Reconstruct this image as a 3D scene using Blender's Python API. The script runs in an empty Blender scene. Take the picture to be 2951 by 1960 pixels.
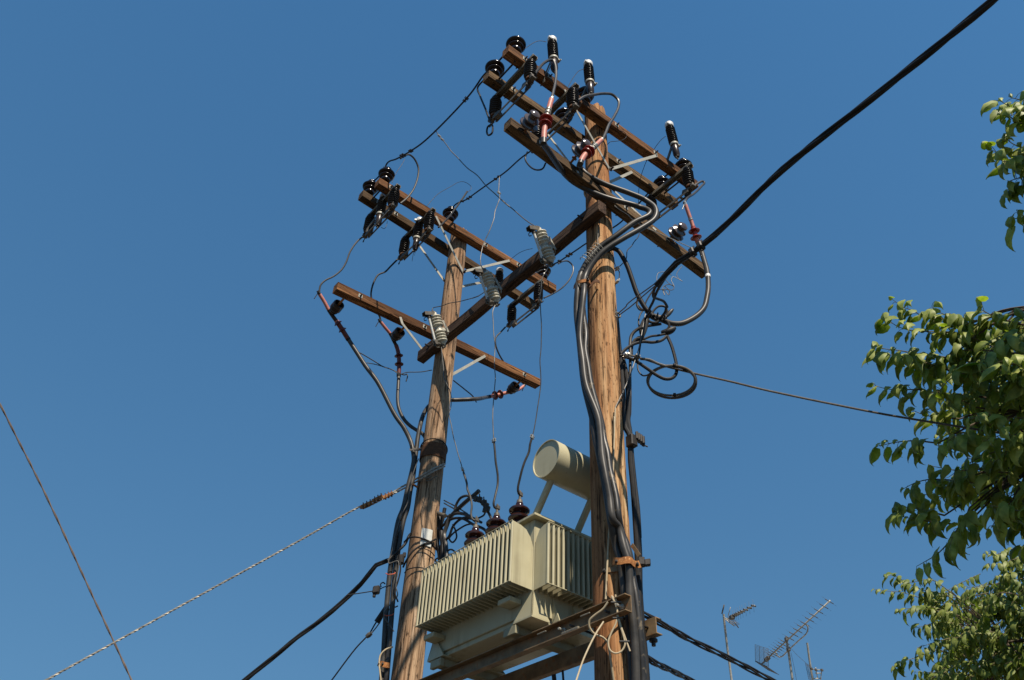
import bpy, bmesh, math, random
import numpy as np
from mathutils import Vector, Matrix, noise
random.seed(7)
S = bpy.context.scene
COL = S.collection
R_ = math.radians

# ------------------------------------------------------------------ camera
FPX, CX, CY = 2444.19, 1475.5, 980.0        # focal length and centre in photo pixels
CAM = np.array([[0.77545512, -0.63007472, 0.04092924],
                [0.43140319, 0.48137926, -0.76299757],
                [0.461043, 0.60932738, 0.64510426]])   # rows: right, down, forward
EYE = 1.6
cd = bpy.data.cameras.new('camera'); cam = bpy.data.objects.new('camera', cd); COL.objects.link(cam)
cd.sensor_width = 36; cd.lens = 36 * FPX / 2951; cd.clip_start = .05; cd.clip_end = 6000
m = Matrix.Identity(4)
for i in range(3):
    m[i][0] = CAM[0][i]; m[i][1] = -CAM[1][i]; m[i][2] = -CAM[2][i]
m[2][3] = EYE
cam.matrix_world = m
S.camera = cam

# ------------------------------------------------------------------ light
SUN_AZ, SUN_EL = 73.0, 50.1                 # heading the light travels, height of the sun
a, e = R_(SUN_AZ), R_(SUN_EL)
to_sun = Vector((-math.cos(a) * math.cos(e), -math.sin(a) * math.cos(e), math.sin(e)))
W = bpy.data.worlds.new('World'); S.world = W; W.use_nodes = True
nt = W.node_tree; nt.nodes.clear()
sky = nt.nodes.new('ShaderNodeTexSky'); sky.sky_type = 'NISHITA'; sky.sun_disc = False
sky.sun_elevation = e; sky.sun_rotation = math.atan2(to_sun.x, to_sun.y)
sky.air_density = 2.0; sky.dust_density = 0.0; sky.ozone_density = 4.0; sky.altitude = 100
hs = nt.nodes.new('ShaderNodeHueSaturation'); hs.inputs['Saturation'].default_value = 1.29
bg = nt.nodes.new('ShaderNodeBackground'); bg.inputs['Strength'].default_value = 0.0715
out = nt.nodes.new('ShaderNodeOutputWorld')
# the lower sky is kept as deep as the upper one: heights are looked up a little higher than they are
tc = nt.nodes.new('ShaderNodeTexCoord'); ma = nt.nodes.new('ShaderNodeVectorMath'); ma.operation = 'MULTIPLY_ADD'
ma.inputs[1].default_value = (1, 1, .62); ma.inputs[2].default_value = (0, 0, .335)
nt.links.new(tc.outputs['Generated'], ma.inputs[0]); nt.links.new(ma.outputs[0], sky.inputs['Vector'])
nt.links.new(sky.outputs[0], hs.inputs['Color']); nt.links.new(hs.outputs[0], bg.inputs[0]); nt.links.new(bg.outputs[0], out.inputs[0])
sl = bpy.data.lights.new('sun', 'SUN'); sl.energy = 5.0; sl.angle = R_(.53); sl.color = (1, .90, .76)
so = bpy.data.objects.new('sun', sl); COL.objects.link(so)
so.rotation_euler = to_sun.to_track_quat('Z', 'Y').to_euler()
S.view_settings.view_transform = 'Standard'; S.view_settings.look = 'None'
S.view_settings.exposure = .63; S.view_settings.gamma = 1
S.cycles.max_bounces = 6

# ------------------------------------------------------------------ photo readings -> points in the place
# each name is a part of the photo that was read at a known enlargement
KK = dict(K1=(1350, 80, 4.48), K2=(1650, 250, 4.48), K3=(1650, 550, 4.48), K4=(1000, 420, 4.48), K5=(880, 750, 4.48),
          K6=(1300, 580, 5.6), K7=(1250, 820, 4.48), K8=(1720, 880, 4.48), M1=(1050, 1150, 4.48), M2=(1050, 1500, 3.409),
          M3=(1500, 1200, 4.48), M4=(1550, 1500, 3.409), M5=(2000, 1650, 4.722), M6=(2450, 800, 3.485),
          M7=(2450, 1250, 2.2076), M8=(2700, 200, 2.8526), F=(0, 0, .8), S=(0, 0, 1.))
def ray(k, x, y):
    A, B, s = KK[k]
    d = CAM.T @ np.array([A + x / s - CX, B + y / s - CY, FPX])
    return d / np.linalg.norm(d)
def on(k, x, y, ax, c):
    """point of that line of sight on the plane ax = c (heights counted from eye level), or at distance c"""
    d = ray(k, x, y)
    t = c if ax == 'd' else c / d['xyz'.index(ax)]
    return Vector(d * t) + Vector((0, 0, EYE))
def P(x, y, z): return Vector((x, y, z + EYE))
def path(pts, ax='x', c0=None, c1=None):
    """list of photo readings (k,x,y[,c]) and 3-tuples (x,y,z) -> world points; the plane value is run linearly between known ones"""
    us, cs = [], []
    for p in pts:
        if isinstance(p[0], str):
            A, B, s = KK[p[0]]; us.append((A + p[1] / s, B + p[2] / s)); cs.append(p[3] if len(p) > 3 else None)
        else:
            v = np.array(p, float); q = CAM @ v; us.append((q[0] / q[2] * FPX + CX, q[1] / q[2] * FPX + CY))
            cs.append(float(np.linalg.norm(v)) if ax == 'd' else float(p['xyz'.index(ax)]))
    if cs[0] is None: cs[0] = c0
    if cs[-1] is None: cs[-1] = c1 if c1 is not None else c0
    L = [0]
    for i in range(1, len(us)): L.append(L[-1] + math.hypot(us[i][0] - us[i - 1][0], us[i][1] - us[i - 1][1]) + 1e-6)
    kn = [i for i, c in enumerate(cs) if c is not None]
    vals = np.interp(L, [L[i] for i in kn], [cs[i] for i in kn])
    res = []
    for p, u, c in zip(pts, us, vals):
        res.append(on('S', u[0], u[1], ax, c) if isinstance(p[0], str) else P(*p))
    return res
def smooth(pts, sub=6):
    pts = [Vector(p) for p in pts]
    if len(pts) < 3 or sub < 2: return pts
    o = []
    ext = [pts[0] * 2 - pts[1]] + pts + [pts[-1] * 2 - pts[-2]]
    for i in range(1, len(ext) - 2):
        p0, p1, p2, p3 = ext[i - 1:i + 3]
        for j in range(sub):
            # centripetal Catmull-Rom
            t = j / sub
            d1 = max((p1 - p0).length, 1e-6) ** .5; d2 = max((p2 - p1).length, 1e-6) ** .5; d3 = max((p3 - p2).length, 1e-6) ** .5
            m1 = (p1 - p0) / d1 - (p2 - p0) / (d1 + d2) + (p2 - p1) / d2
            m2 = (p2 - p1) / d2 - (p3 - p1) / (d2 + d3) + (p3 - p2) / d3
            m1 *= d2; m2 *= d2
            o.append(p1 * (2*t**3 - 3*t*t + 1) + m1 * (t**3 - 2*t*t + t) + p2 * (3*t*t - 2*t**3) + m2 * (t**3 - t*t))
    o.append(pts[-1]); return o

# ------------------------------------------------------------------ mesh builder
def frame(d, up=(0, 0, 1)):
    d = Vector(d).normalized(); u = Vector(up)
    if abs(d.dot(u.normalized())) > .98: u = Vector((1, 0, 0))
    x = u.cross(d).normalized(); y = d.cross(x)
    return x, y, d
class MB:
    def __init__(s): s.v = []; s.f = []; s.sm = []
    def face(s, idx, smooth=False): s.f.append(idx); s.sm.append(smooth)
    def add(s, vs): n = len(s.v); s.v += [Vector(q) for q in vs]; return n
    def box(s, c, ax, h, bev=0.0):
        """box with centre c, axes ax, half sizes h, edges softened by bev"""
        c = Vector(c); ax = [Vector(q).normalized() for q in ax]
        b = min(bev, min(h) * .6)
        if b <= 0:
            n = s.add([c + ax[0]*h[0]*i + ax[1]*h[1]*j + ax[2]*h[2]*k for i in (-1, 1) for j in (-1, 1) for k in (-1, 1)])
            for q in ((0,1,3,2),(4,6,7,5),(0,4,5,1),(2,3,7,6),(0,2,6,4),(1,5,7,3)): s.face([n+i for i in q])
            return
        # chamfered box: 24 verts
        idx = {}
        for i in (-1, 1):
            for j in (-1, 1):
                for k in (-1, 1):
                    for f in range(3):
                        hh = [h[0]-b, h[1]-b, h[2]-b]; hh[f] = h[f]
                        idx[(i, j, k, f)] = s.add([c + ax[0]*hh[0]*i + ax[1]*hh[1]*j + ax[2]*hh[2]*k])
        for f in range(3):
            o1, o2 = [(1, 2), (0, 2), (0, 1)][f]
            for sg in (-1, 1):
                q = []
                for (u, v) in ((-1,-1),(1,-1),(1,1),(-1,1)):
                    t = [0,0,0]; t[f] = sg; t[o1] = u; t[o2] = v; q.append(idx[(*t, f)])
                s.face(q)
        for f in range(3):
            o1, o2 = [(1, 2), (0, 2), (0, 1)][f]
            for u in (-1, 1):
                for v in (-1, 1):
                    q = []
                    for sg in (-1, 1):
                        t = [0,0,0]; t[f] = sg; t[o1] = u; t[o2] = v
                        q.append((idx[(*t, o1)], idx[(*t, o2)]))
                    s.face([q[0][0], q[0][1], q[1][1], q[1][0]])
        for i in (-1, 1):
            for j in (-1, 1):
                for k in (-1, 1): s.face([idx[(i, j, k, f)] for f in range(3)])
    def bar(s, p0, p1, w, h, up=(0, 0, 1), bev=0.0, ext=0.0):
        p0 = Vector(p0); p1 = Vector(p1); x, y, d = frame(p1 - p0, up)
        s.box((p0 + p1) / 2, (x, y, d), (w / 2, h / 2, (p1 - p0).length / 2 + ext), bev)
    def tube(s, pts, r, n=8, caps=True):
        pts = [Vector(p) for p in pts]
        q = [pts[0]]
        for p in pts[1:]:
            if (p - q[-1]).length > 1e-5: q.append(p)
        pts = q
        if len(pts) < 2: return
        rr = r if callable(r) else (lambda t: r)
        d0 = (pts[1] - pts[0]).normalized(); x, y, _ = frame(d0)
        first = None; prev = None; N = len(pts)
        for i, p in enumerate(pts):
            d = (pts[min(i + 1, N - 1)] - pts[max(i - 1, 0)])
            d = d.normalized() if d.length > 1e-9 else d0
            ax = d0.cross(d)
            if ax.length > 1e-7:
                rot = Matrix.Rotation(d0.angle(d), 3, ax.normalized()); x = rot @ x
            x = (x - d * x.dot(d)).normalized(); y = d.cross(x); d0 = d
            R = rr(i / (N - 1))
            b = s.add([p + x * R * math.cos(2*math.pi*k/n) + y * R * math.sin(2*math.pi*k/n) for k in range(n)])
            if prev is not None:
                for k in range(n): s.face([prev + k, prev + (k+1) % n, b + (k+1) % n, b + k], True)
            else: first = b
            prev = b
        if caps:
            s.face([first + k for k in reversed(range(n))]); s.face([prev + k for k in range(n)])
    def lathe(s, o, d, prof, n=20):
        """prof: list of (radius, distance along d)"""
        o = Vector(o); x, y, d = frame(d); prev = None
        for (r, z) in prof:
            if r < 1e-5:
                b = s.add([o + d * z]); one = True
            else:
                b = s.add([o + d*z + x*r*math.cos(2*math.pi*k/n) + y*r*math.sin(2*math.pi*k/n) for k in range(n)]); one = False
            if prev is not None:
                pb, po = prev
                for k in range(n):
                    k2 = (k+1) % n
                    if po and one: pass
                    elif po: s.face([pb, b + k2, b + k], True)
                    elif one: s.face([pb + k, pb + k2, b], True)
                    else: s.face([pb + k, pb + k2, b + k2, b + k], True)
            prev = (b, one)
    def prism(s, poly, d):
        """flat polygon (3-D points) thickened by the vector d"""
        d = Vector(d); n = len(poly); b = s.add(poly); t = s.add([Vector(p) + d for p in poly])
        s.face([b + k for k in reversed(range(n))]); s.face([t + k for k in range(n)])
        for k in range(n): s.face([b + k, b + (k+1) % n, t + (k+1) % n, t + k])
    def build(s, name, mat, parent=None, auto=35):
        off = Vector(parent['_o']) if parent is not None and '_o' in parent else Vector()
        me = bpy.data.meshes.new(name); me.from_pydata([v - off for v in s.v], [], s.f)
        me.polygons.foreach_set('use_smooth', s.sm)
        me.validate(); me.update()
        bm = bmesh.new(); bm.from_mesh(me); bmesh.ops.recalc_face_normals(bm, faces=bm.faces)
        for ed in bm.edges:
            if len(ed.link_faces) == 2 and ed.calc_face_angle(0) > R_(auto): ed.smooth = False
        bm.to_mesh(me); bm.free()
        me.materials.append(mat)
        ob = bpy.data.objects.new(name, me); COL.objects.link(ob)
        if parent is not None:
            ob.parent = parent; ob['_o'] = tuple(off)
        return ob
def thing(name, label, cat, loc, group=None):
    o = bpy.data.objects.new(name, None); COL.objects.link(o); o.location = loc; o.empty_display_size = .1
    o['_o'] = tuple(loc); tag(o, label, cat, group); return o
def tag(o, label, cat, group=None):
    o['label'] = label; o['category'] = cat
    if group: o['group'] = group
    return o
def copy_tree(root, mat4, label):
    c = root.copy(); COL.objects.link(c); c.matrix_world = mat4; c['label'] = label
    def rec(src, dst):
        for ch in [q for q in bpy.data.objects if q.parent == src and q != dst]:
            d = ch.copy(); COL.objects.link(d); d.parent = dst; d.matrix_parent_inverse = ch.matrix_parent_inverse; rec(ch, d)
    rec(root, c); return c

# ------------------------------------------------------------------ materials
class N:
    def __init__(s, name):
        s.m = bpy.data.materials.new(name); s.m.use_nodes = True; s.t = s.m.node_tree
        s.b = s.t.nodes['Principled BSDF']; s.co = s.t.nodes.new('ShaderNodeTexCoord').outputs['Object']
    def n(s, ty, **kw):
        q = s.t.nodes.new(ty)
        for k, v in kw.items():
            if hasattr(q, k): setattr(q, k, v)
            else: q.inputs[k].default_value = v
        return q
    def l(s, a, b): s.t.links.new(a, b)
    def map(s, sc, rot=(0, 0, 0)):
        q = s.n('ShaderNodeMapping'); q.inputs['Scale'].default_value = sc; q.inputs['Rotation'].default_value = rot
        s.l(s.co, q.inputs[0]); return q.outputs[0]
    def noise(s, sc, scale=1, detail=6, rough=.6, dist=0):
        q = s.n('ShaderNodeTexNoise'); q.inputs['Scale'].default_value = scale; q.inputs['Detail'].default_value = detail
        q.inputs['Roughness'].default_value = rough; q.inputs['Distortion'].default_value = dist
        s.l(s.map(sc), q.inputs['Vector']); return q.outputs['Fac']
    def ramp(s, fac, stops):
        q = s.n('ShaderNodeValToRGB'); el = q.color_ramp.elements
        while len(el) > 1: el.remove(el[-1])
        for i, (p, c) in enumerate(stops):
            x = el[0] if i == 0 else el.new(p)
            x.position = p; x.color = (*c, 1) if len(c) == 3 else c
        s.l(fac, q.inputs[0]); return q.outputs[0]
    def mix(s, fac, A, B, mode='MIX'):
        q = s.n('ShaderNodeMix', data_type='RGBA', blend_type=mode)
        if isinstance(fac, (int, float)): q.inputs[0].default_value = fac
        else: s.l(fac, q.inputs[0])
        for i, c in ((6, A), (7, B)):
            if isinstance(c, tuple): q.inputs[i].default_value = (*c, 1)
            else: s.l(c, q.inputs[i])
        return q.outputs[2]
    def bump(s, h, st=.3, dist=.01):
        q = s.n('ShaderNodeBump'); q.inputs['Strength'].default_value = st; q.inputs['Distance'].default_value = dist
        s.l(h, q.inputs['Height']); s.l(q.outputs[0], s.b.inputs['Normal'])
    def fin(s, col=None, rough=.6, metal=0, spec=.5):
        if col is not None:
            if isinstance(col, tuple): s.b.inputs['Base Color'].default_value = (*col, 1)
            else: s.l(col, s.b.inputs['Base Color'])
        if isinstance(rough, (int, float)): s.b.inputs['Roughness'].default_value = rough
        else: s.l(rough, s.b.inputs['Roughness'])
        s.b.inputs['Metallic'].default_value = metal; s.b.inputs['Specular IOR Level'].default_value = spec
        return s.m
def weathered(name, c1, c2, sc=9, rough=.6, metal=0, spec=.4, bump=.15, spots=None):
    q = N(name); f = q.noise((1, 1, 1), sc, 8, .65)
    col = q.ramp(f, [(.32, c1), (.68, c2)])
    if spots:
        g = q.noise((1, 1, 1), sc * 3.1, 5, .6); col = q.mix(q.ramp(g, [(.58, (0, 0, 0)), (.66, (1, 1, 1))]), col, spots)
    if bump: q.bump(f, bump, .004)
    return q.fin(col, rough, metal, spec)
def wood(name, dark, mid, light, along, seam=.5, red=None, rings=1.0, flank=None):
    """weathered timber: grain streaks drawn out along one axis, thin dark checks, a few knots"""
    q = N(name)
    def st(fine, slow): return tuple(slow if i == along else fine for i in range(3))
    g = q.noise(st(26, .9), 1, 8, .65, .4)
    col = q.ramp(g, [(.28, dark), (.45, mid), (.70, light)])
    big = q.noise(st(5, .55), 1, 4, .5)
    col = q.mix(q.ramp(big, [(.38, (0, 0, 0)), (.66, (1, 1, 1))]), col, red if red else dark)
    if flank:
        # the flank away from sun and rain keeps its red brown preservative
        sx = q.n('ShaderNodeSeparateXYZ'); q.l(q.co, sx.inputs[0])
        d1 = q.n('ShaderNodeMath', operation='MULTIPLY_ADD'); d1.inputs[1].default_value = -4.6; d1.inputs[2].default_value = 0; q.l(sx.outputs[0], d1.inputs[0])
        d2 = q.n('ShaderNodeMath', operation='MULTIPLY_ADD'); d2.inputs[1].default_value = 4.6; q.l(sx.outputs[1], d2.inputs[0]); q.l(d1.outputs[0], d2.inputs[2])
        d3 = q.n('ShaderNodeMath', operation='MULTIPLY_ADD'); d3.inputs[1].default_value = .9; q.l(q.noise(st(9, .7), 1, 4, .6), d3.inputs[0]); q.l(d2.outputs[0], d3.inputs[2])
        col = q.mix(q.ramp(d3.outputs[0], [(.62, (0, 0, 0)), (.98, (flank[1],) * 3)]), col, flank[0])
    fine = q.noise(st(70, 2.2), 1, 4, .6)
    col = q.mix(.75, col, q.ramp(fine, [(.33, (.30, .27, .25)), (.58, (1, 1, 1))]), 'MULTIPLY')
    ck = q.noise(st(17, .42), 1, 3, .5, .25)
    chk = q.ramp(ck, [(.478, (1, 1, 1)), (.496, (0, 0, 0)), (.504, (0, 0, 0)), (.522, (1, 1, 1))])
    wid = q.noise(st(6, 1.1), 1.7, 2, .5)
    chm = q.mix(q.ramp(wid, [(.48, (1, 1, 1)), (.58, (0, 0, 0))]), chk, (1, 1, 1))
    col = q.mix(seam, col, q.mix(1.0, col, chm, 'MULTIPLY'))
    dash = q.noise(st(34, 2.6), 1, 2, .5, .15)
    dsh = q.ramp(dash, [(.30, (.10, .075, .06)), (.40, (1, 1, 1))])
    col = q.mix(.8, col, q.mix(1.0, col, dsh, 'MULTIPLY'))
    pit = q.noise(st(95, 22), 1, 1, .5)
    col = q.mix(.7, col, q.mix(1.0, col, q.ramp(pit, [(.29, (.12, .09, .07)), (.36, (1, 1, 1))]), 'MULTIPLY'))
    vo = q.n('ShaderNodeTexVoronoi'); vo.inputs['Scale'].default_value = 1; q.l(q.map(st(15, 5)), vo.inputs['Vector'])
    sp = q.ramp(vo.outputs['Distance'], [(.07, (.16, .12, .1)), (.17, (1, 1, 1))])
    col = q.mix(.75, col, q.mix(1.0, col, sp, 'MULTIPLY'))
    h = q.mix(.5, q.mix(1.0, q.mix(1.0, chm, dsh, 'MULTIPLY'), sp, 'MULTIPLY'), g)
    q.bump(h, .75, .012)
    return q.fin(col, .88, 0, .15)

M = {}
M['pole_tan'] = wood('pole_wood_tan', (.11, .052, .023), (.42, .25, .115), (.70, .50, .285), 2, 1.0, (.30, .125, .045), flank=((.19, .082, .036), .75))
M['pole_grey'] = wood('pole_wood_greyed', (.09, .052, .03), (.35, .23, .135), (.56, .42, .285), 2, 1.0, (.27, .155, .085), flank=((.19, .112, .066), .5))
M['arm_brown'] = wood('arm_wood_brown', (.034, .015, .007), (.17, .074, .028), (.36, .175, .072), 0, .9, (.08, .036, .015))
M['arm_grey'] = wood('arm_wood_greyed', (.034, .02, .010), (.125, .076, .037), (.27, .18, .094), 0, .9, (.075, .046, .023))
M['beam_dark'] = wood('beam_wood_dark', (.028, .016, .011), (.075, .044, .028), (.12, .075, .048), 1, .8, (.05, .03, .02))
M['porcelain'] = weathered('porcelain_brown', (.007, .004, .003), (.014, .007, .005), 12, .16, 0, .35, 0)
M['bushing'] = weathered('porcelain_maroon', (.016, .006, .004), (.030, .010, .006), 14, .12, 0, .38, 0)
M['black_shed'] = weathered('polymer_black', (.006, .005, .004), (.013, .010, .008), 20, .27, 0, .28, 0)
M['cutout_grey'] = weathered('porcelain_grey', (.37, .345, .27), (.47, .445, .355), 10, .3, 0, .25, 0, (.28, .25, .18))
M['white_cap'] = weathered('cap_white', (.48, .48, .455), (.57, .57, .54), 14, .4, 0, .4, 0)
M['tube_white'] = weathered('fibre_tube_pale', (.38, .38, .35), (.52, .52, .48), 20, .5, 0, .3, .05)
M['galv'] = weathered('galvanised_steel', (.235, .225, .185), (.33, .315, .26), 13, .55, .1, .4, .1)
M['dark_steel'] = weathered('dark_weathered_steel', (.014, .012, .010), (.040, .032, .025), 22, .55, .25, .4, .2)
M['grey_steel'] = weathered('grey_weathered_steel', (.055, .05, .04), (.13, .112, .085), 16, .6, .2, .4, .2, (.12, .07, .035))
M['bright_metal'] = weathered('bare_bright_metal', (.25, .245, .225), (.46, .44, .39), 30, .36, .5, .4, .1)
M['galv_dull'] = weathered('dull_zinc_steel', (.10, .088, .065), (.20, .175, .13), 13, .6, .1, .35, .15)
M['rust'] = weathered('rusty_iron', (.14, .05, .018), (.36, .155, .05), 26, .85, 0, .2, .4, (.52, .30, .13))
M['wire_brown'] = weathered('wire_brown_grey', (.085, .062, .05), (.15, .115, .092), 10, .6, .2, .25, 0)
M['rust_dark'] = weathered('dark_rusty_iron', (.045, .022, .012), (.12, .055, .026), 26, .85, 0, .2, .4)
M['cable_black'] = weathered('cable_sheath_black', (.009, .0085, .008), (.024, .022, .02), 5, .5, 0, .18, .05)
M['cable_grey'] = weathered('cable_sheath_greyed', (.018, .017, .0155), (.060, .054, .046), 4.5, .40, 0, .22, .05)
M['cable_dusty'] = weathered('cable_sheath_dusty', (.014, .0135, .013), (.034, .032, .029), 5, .40, 0, .28, .05, (.13, .105, .07))
M['wire_grey'] = weathered('bare_wire_grey', (.05, .047, .042), (.115, .107, .093), 18, .5, .3, .4, 0)
M['wire_strand'] = weathered('stranded_wire_pale', (.18, .165, .14), (.38, .35, .29), 30, .5, .35, .4, .1)
M['cable_tan'] = weathered('cable_sheath_tan', (.060, .050, .038), (.125, .108, .085), 12, .5, 0, .25, .05)
M['wire_cream'] = weathered('cord_cream', (.30, .235, .14), (.41, .33, .21), 15, .6, 0, .3, 0)
M['red_shed'] = weathered('silicone_red', (.20, .022, .014), (.30, .040, .024), 16, .35, 0, .4, .05)
M['red_tube'] = weathered('sleeve_faded_red', (.34, .11, .08), (.48, .185, .135), 22, .5, 0, .35, .1, (.30, .09, .06))
M['red_dark'] = weathered('sleeve_dark_red', (.085, .018, .014), (.14, .03, .022), 22, .45, 0, .35, .1)
M['support'] = weathered('porcelain_grey_brown', (.04, .028, .024), (.10, .078, .068), 12, .16, 0, .45, 0)
M['support_dark'] = weathered('porcelain_dark_brown', (.016, .010, .008), (.045, .03, .022), 12, .3, 0, .25, 0)
def tank_paint():
    """weathered beige green paint: soft mottling, narrow dirt runs, a few rust bleeds"""
    q = N('tank_paint_beige_green'); f = q.noise((1, 1, 1), 3.5, 6, .6)
    col = q.ramp(f, [(.32, (.328, .294, .182)), (.68, (.385, .350, .225))])
    run = q.noise((22, 22, 1.1), 1, 4, .55); patch = q.noise((1, 1, 1), 2.2, 3, .5)
    fac = q.mix(1.0, q.ramp(run, [(.50, (0, 0, 0)), (.66, (.55, .55, .55))]), q.ramp(patch, [(.42, (0, 0, 0)), (.62, (1, 1, 1))]), 'MULTIPLY')
    col = q.mix(fac, col, (.15, .125, .072))
    rb = q.noise((9, 9, 3.2), 1.7, 4, .6); col = q.mix(q.ramp(rb, [(.70, (0, 0, 0)), (.76, (.8, .8, .8))]), col, (.16, .07, .028))
    q.bump(f, .04, .004)
    return q.fin(col, q.ramp(patch, [(.3, (.38, .38, .38)), (.7, (.58, .58, .58))]), 0, .35)
M['paint'] = tank_paint()
M['paint_old'] = weathered('tank_paint_weathered', (.20, .18, .11), (.28, .255, .16), 5, .55, 0, .35, .1, (.25, .17, .08))
M['channel'] = weathered('channel_paint_rusty', (.105, .070, .038), (.25, .165, .085), 8, .65, .1, .3, .25, (.22, .095, .035))
M['bronze'] = weathered('copper_bronze', (.20, .12, .05), (.38, .24, .10), 30, .4, .6, .4, .1)
M['label_plate'] = weathered('plate_pale', (.40, .41, .38), (.55, .55, .50), 12, .6, 0, .3, 0)
M['alu'] = weathered('aluminium_dull', (.27, .255, .22), (.38, .355, .30), 20, .5, .4, .4, 0)
M['alu_dark'] = weathered('aluminium_dark', (.05, .045, .04), (.11, .10, .085), 20, .55, .3, .4, 0)
M['red_tie'] = weathered('tie_red', (.35, .06, .03), (.45, .10, .05), 20, .6, 0, .3, 0)

# ------------------------------------------------------------------ setting: ground
AXES = {}
def _plane(k, x, y, az, c):
    d = ray(k, x, y); t = c / (d[0] * math.cos(R_(az)) + d[1] * math.sin(R_(az)))
    return Vector(d * t) + Vector((0, 0, EYE))
_on = on
def on(k, x, y, ax, c):
    """also plane 'n': depth straight towards the near pole, plane 'm': depth towards the far pole"""
    if ax == 'n': return _plane(k, x, y, 44.85, c)
    if ax == 'm': return _plane(k, x, y, 58.6, c)
    return _on(k, x, y, ax, c)
_path = path
def depth(p, ax):
    az = R_(44.85 if ax == 'n' else 58.6); return p[0] * math.cos(az) + p[1] * math.sin(az)
def path(pts, ax='x', c0=None, c1=None):
    if ax in 'nm':
        pts2 = []
        us = []; cs = []
        for p in pts:
            if isinstance(p[0], str):
                A, B, s = KK[p[0]]; us.append((A + p[1]/s, B + p[2]/s)); cs.append(p[3] if len(p) > 3 else None)
            else:
                q = CAM @ np.array(p, float); us.append((q[0]/q[2]*FPX + CX, q[1]/q[2]*FPX + CY)); cs.append(depth(p, ax))
        if cs[0] is None: cs[0] = c0
        if cs[-1] is None: cs[-1] = c1 if c1 is not None else c0
        L = [0]
        for i in range(1, len(us)): L.append(L[-1] + math.hypot(us[i][0]-us[i-1][0], us[i][1]-us[i-1][1]) + 1e-6)
        kn = [i for i, c in enumerate(cs) if c is not None]
        vals = np.interp(L, [L[i] for i in kn], [cs[i] for i in kn])
        return [on('S', u[0], u[1], ax, c) if isinstance(p[0], str) else P(*p) for p, u, c in zip(pts, us, vals)]
    return _path(pts, ax, c0, c1)

g = MB(); nseg = 40; half = 3000
xs = [-half, -400, -80, -30] + [-20 + 2 * i for i in range(31)] + [60, 120, 400, half]
b0 = g.add([(x, y, .05 * noise.noise(Vector((x * .2, y * .2, 0))) if abs(x) < 60 and abs(y) < 60 else 0) for y in xs for x in xs])
n = len(xs)
for j in range(n - 1):
    for i in range(n - 1): g.face([b0 + j*n + i, b0 + j*n + i + 1, b0 + (j+1)*n + i + 1, b0 + (j+1)*n + i], True)
q = N('ground_dry_earth'); f = q.noise((.6, .6, .6), 1, 8, .6)
gm = q.fin(q.ramp(f, [(.3, (.04, .035, .028)), (.7, (.07, .06, .047))]), .95)
gr = g.build('ground', gm); gr['kind'] = 'structure'

# ------------------------------------------------------------------ poles
XR, YR = 4.25373, 4.23152
XL, YL = 4.25373, 6.96873
def pole(label, x, y, top, r_top, r_mid, mat, seed):
    t = thing('utility_pole', label, 'pole', (x, y, 0), 'wooden poles carrying the transformer')
    mb = MB(); nn = 56; prev = None; rings = 130
    for i in range(rings + 1):
        z = -.3 + (top + EYE + .3) * i / rings
        u = (z - EYE) / top
        r = r_mid + (r_top - r_mid) * max(0, (z - 4.0)) / (top + EYE - 4.0) if z > 4 else r_mid + .012 * (4 - z) / 4
        vs = []
        for k in range(nn):
            an = 2 * math.pi * k / nn
            c, s_ = math.cos(an), math.sin(an)
            dr = .006 * noise.noise(Vector((c * 1.6 + seed, s_ * 1.6, z * .45))) + .0032 * noise.noise(Vector((c * 9 + seed, s_ * 9, z * .5)))
            zz = z
            if i == rings: zz += .05 * noise.noise(Vector((c * 3 + seed, s_ * 3, 0))) + .02 * noise.noise(Vector((c * 9, s_ * 9, seed)))
            vs.append((x + (r + dr) * c, y + (r + dr) * s_, zz))
        b = mb.add(vs)
        if prev is not None:
            for k in range(nn): mb.face([prev + k, prev + (k+1) % nn, b + (k+1) % nn, b + k], True)
        prev = b
    ctr = mb.add([(x, y, top + EYE - .02)])
    for k in range(nn): mb.face([prev + k, prev + (k+1) % nn, ctr])
    mb.build('shaft', mat, t, auto=60)
    return t
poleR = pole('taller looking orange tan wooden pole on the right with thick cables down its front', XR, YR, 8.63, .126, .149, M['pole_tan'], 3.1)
poleL = pole('greyer tan wooden pole on the left where the stranded guy wire is tied', XL, YL, 8.755, .113, .147, M['pole_grey'], 11.7)

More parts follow.
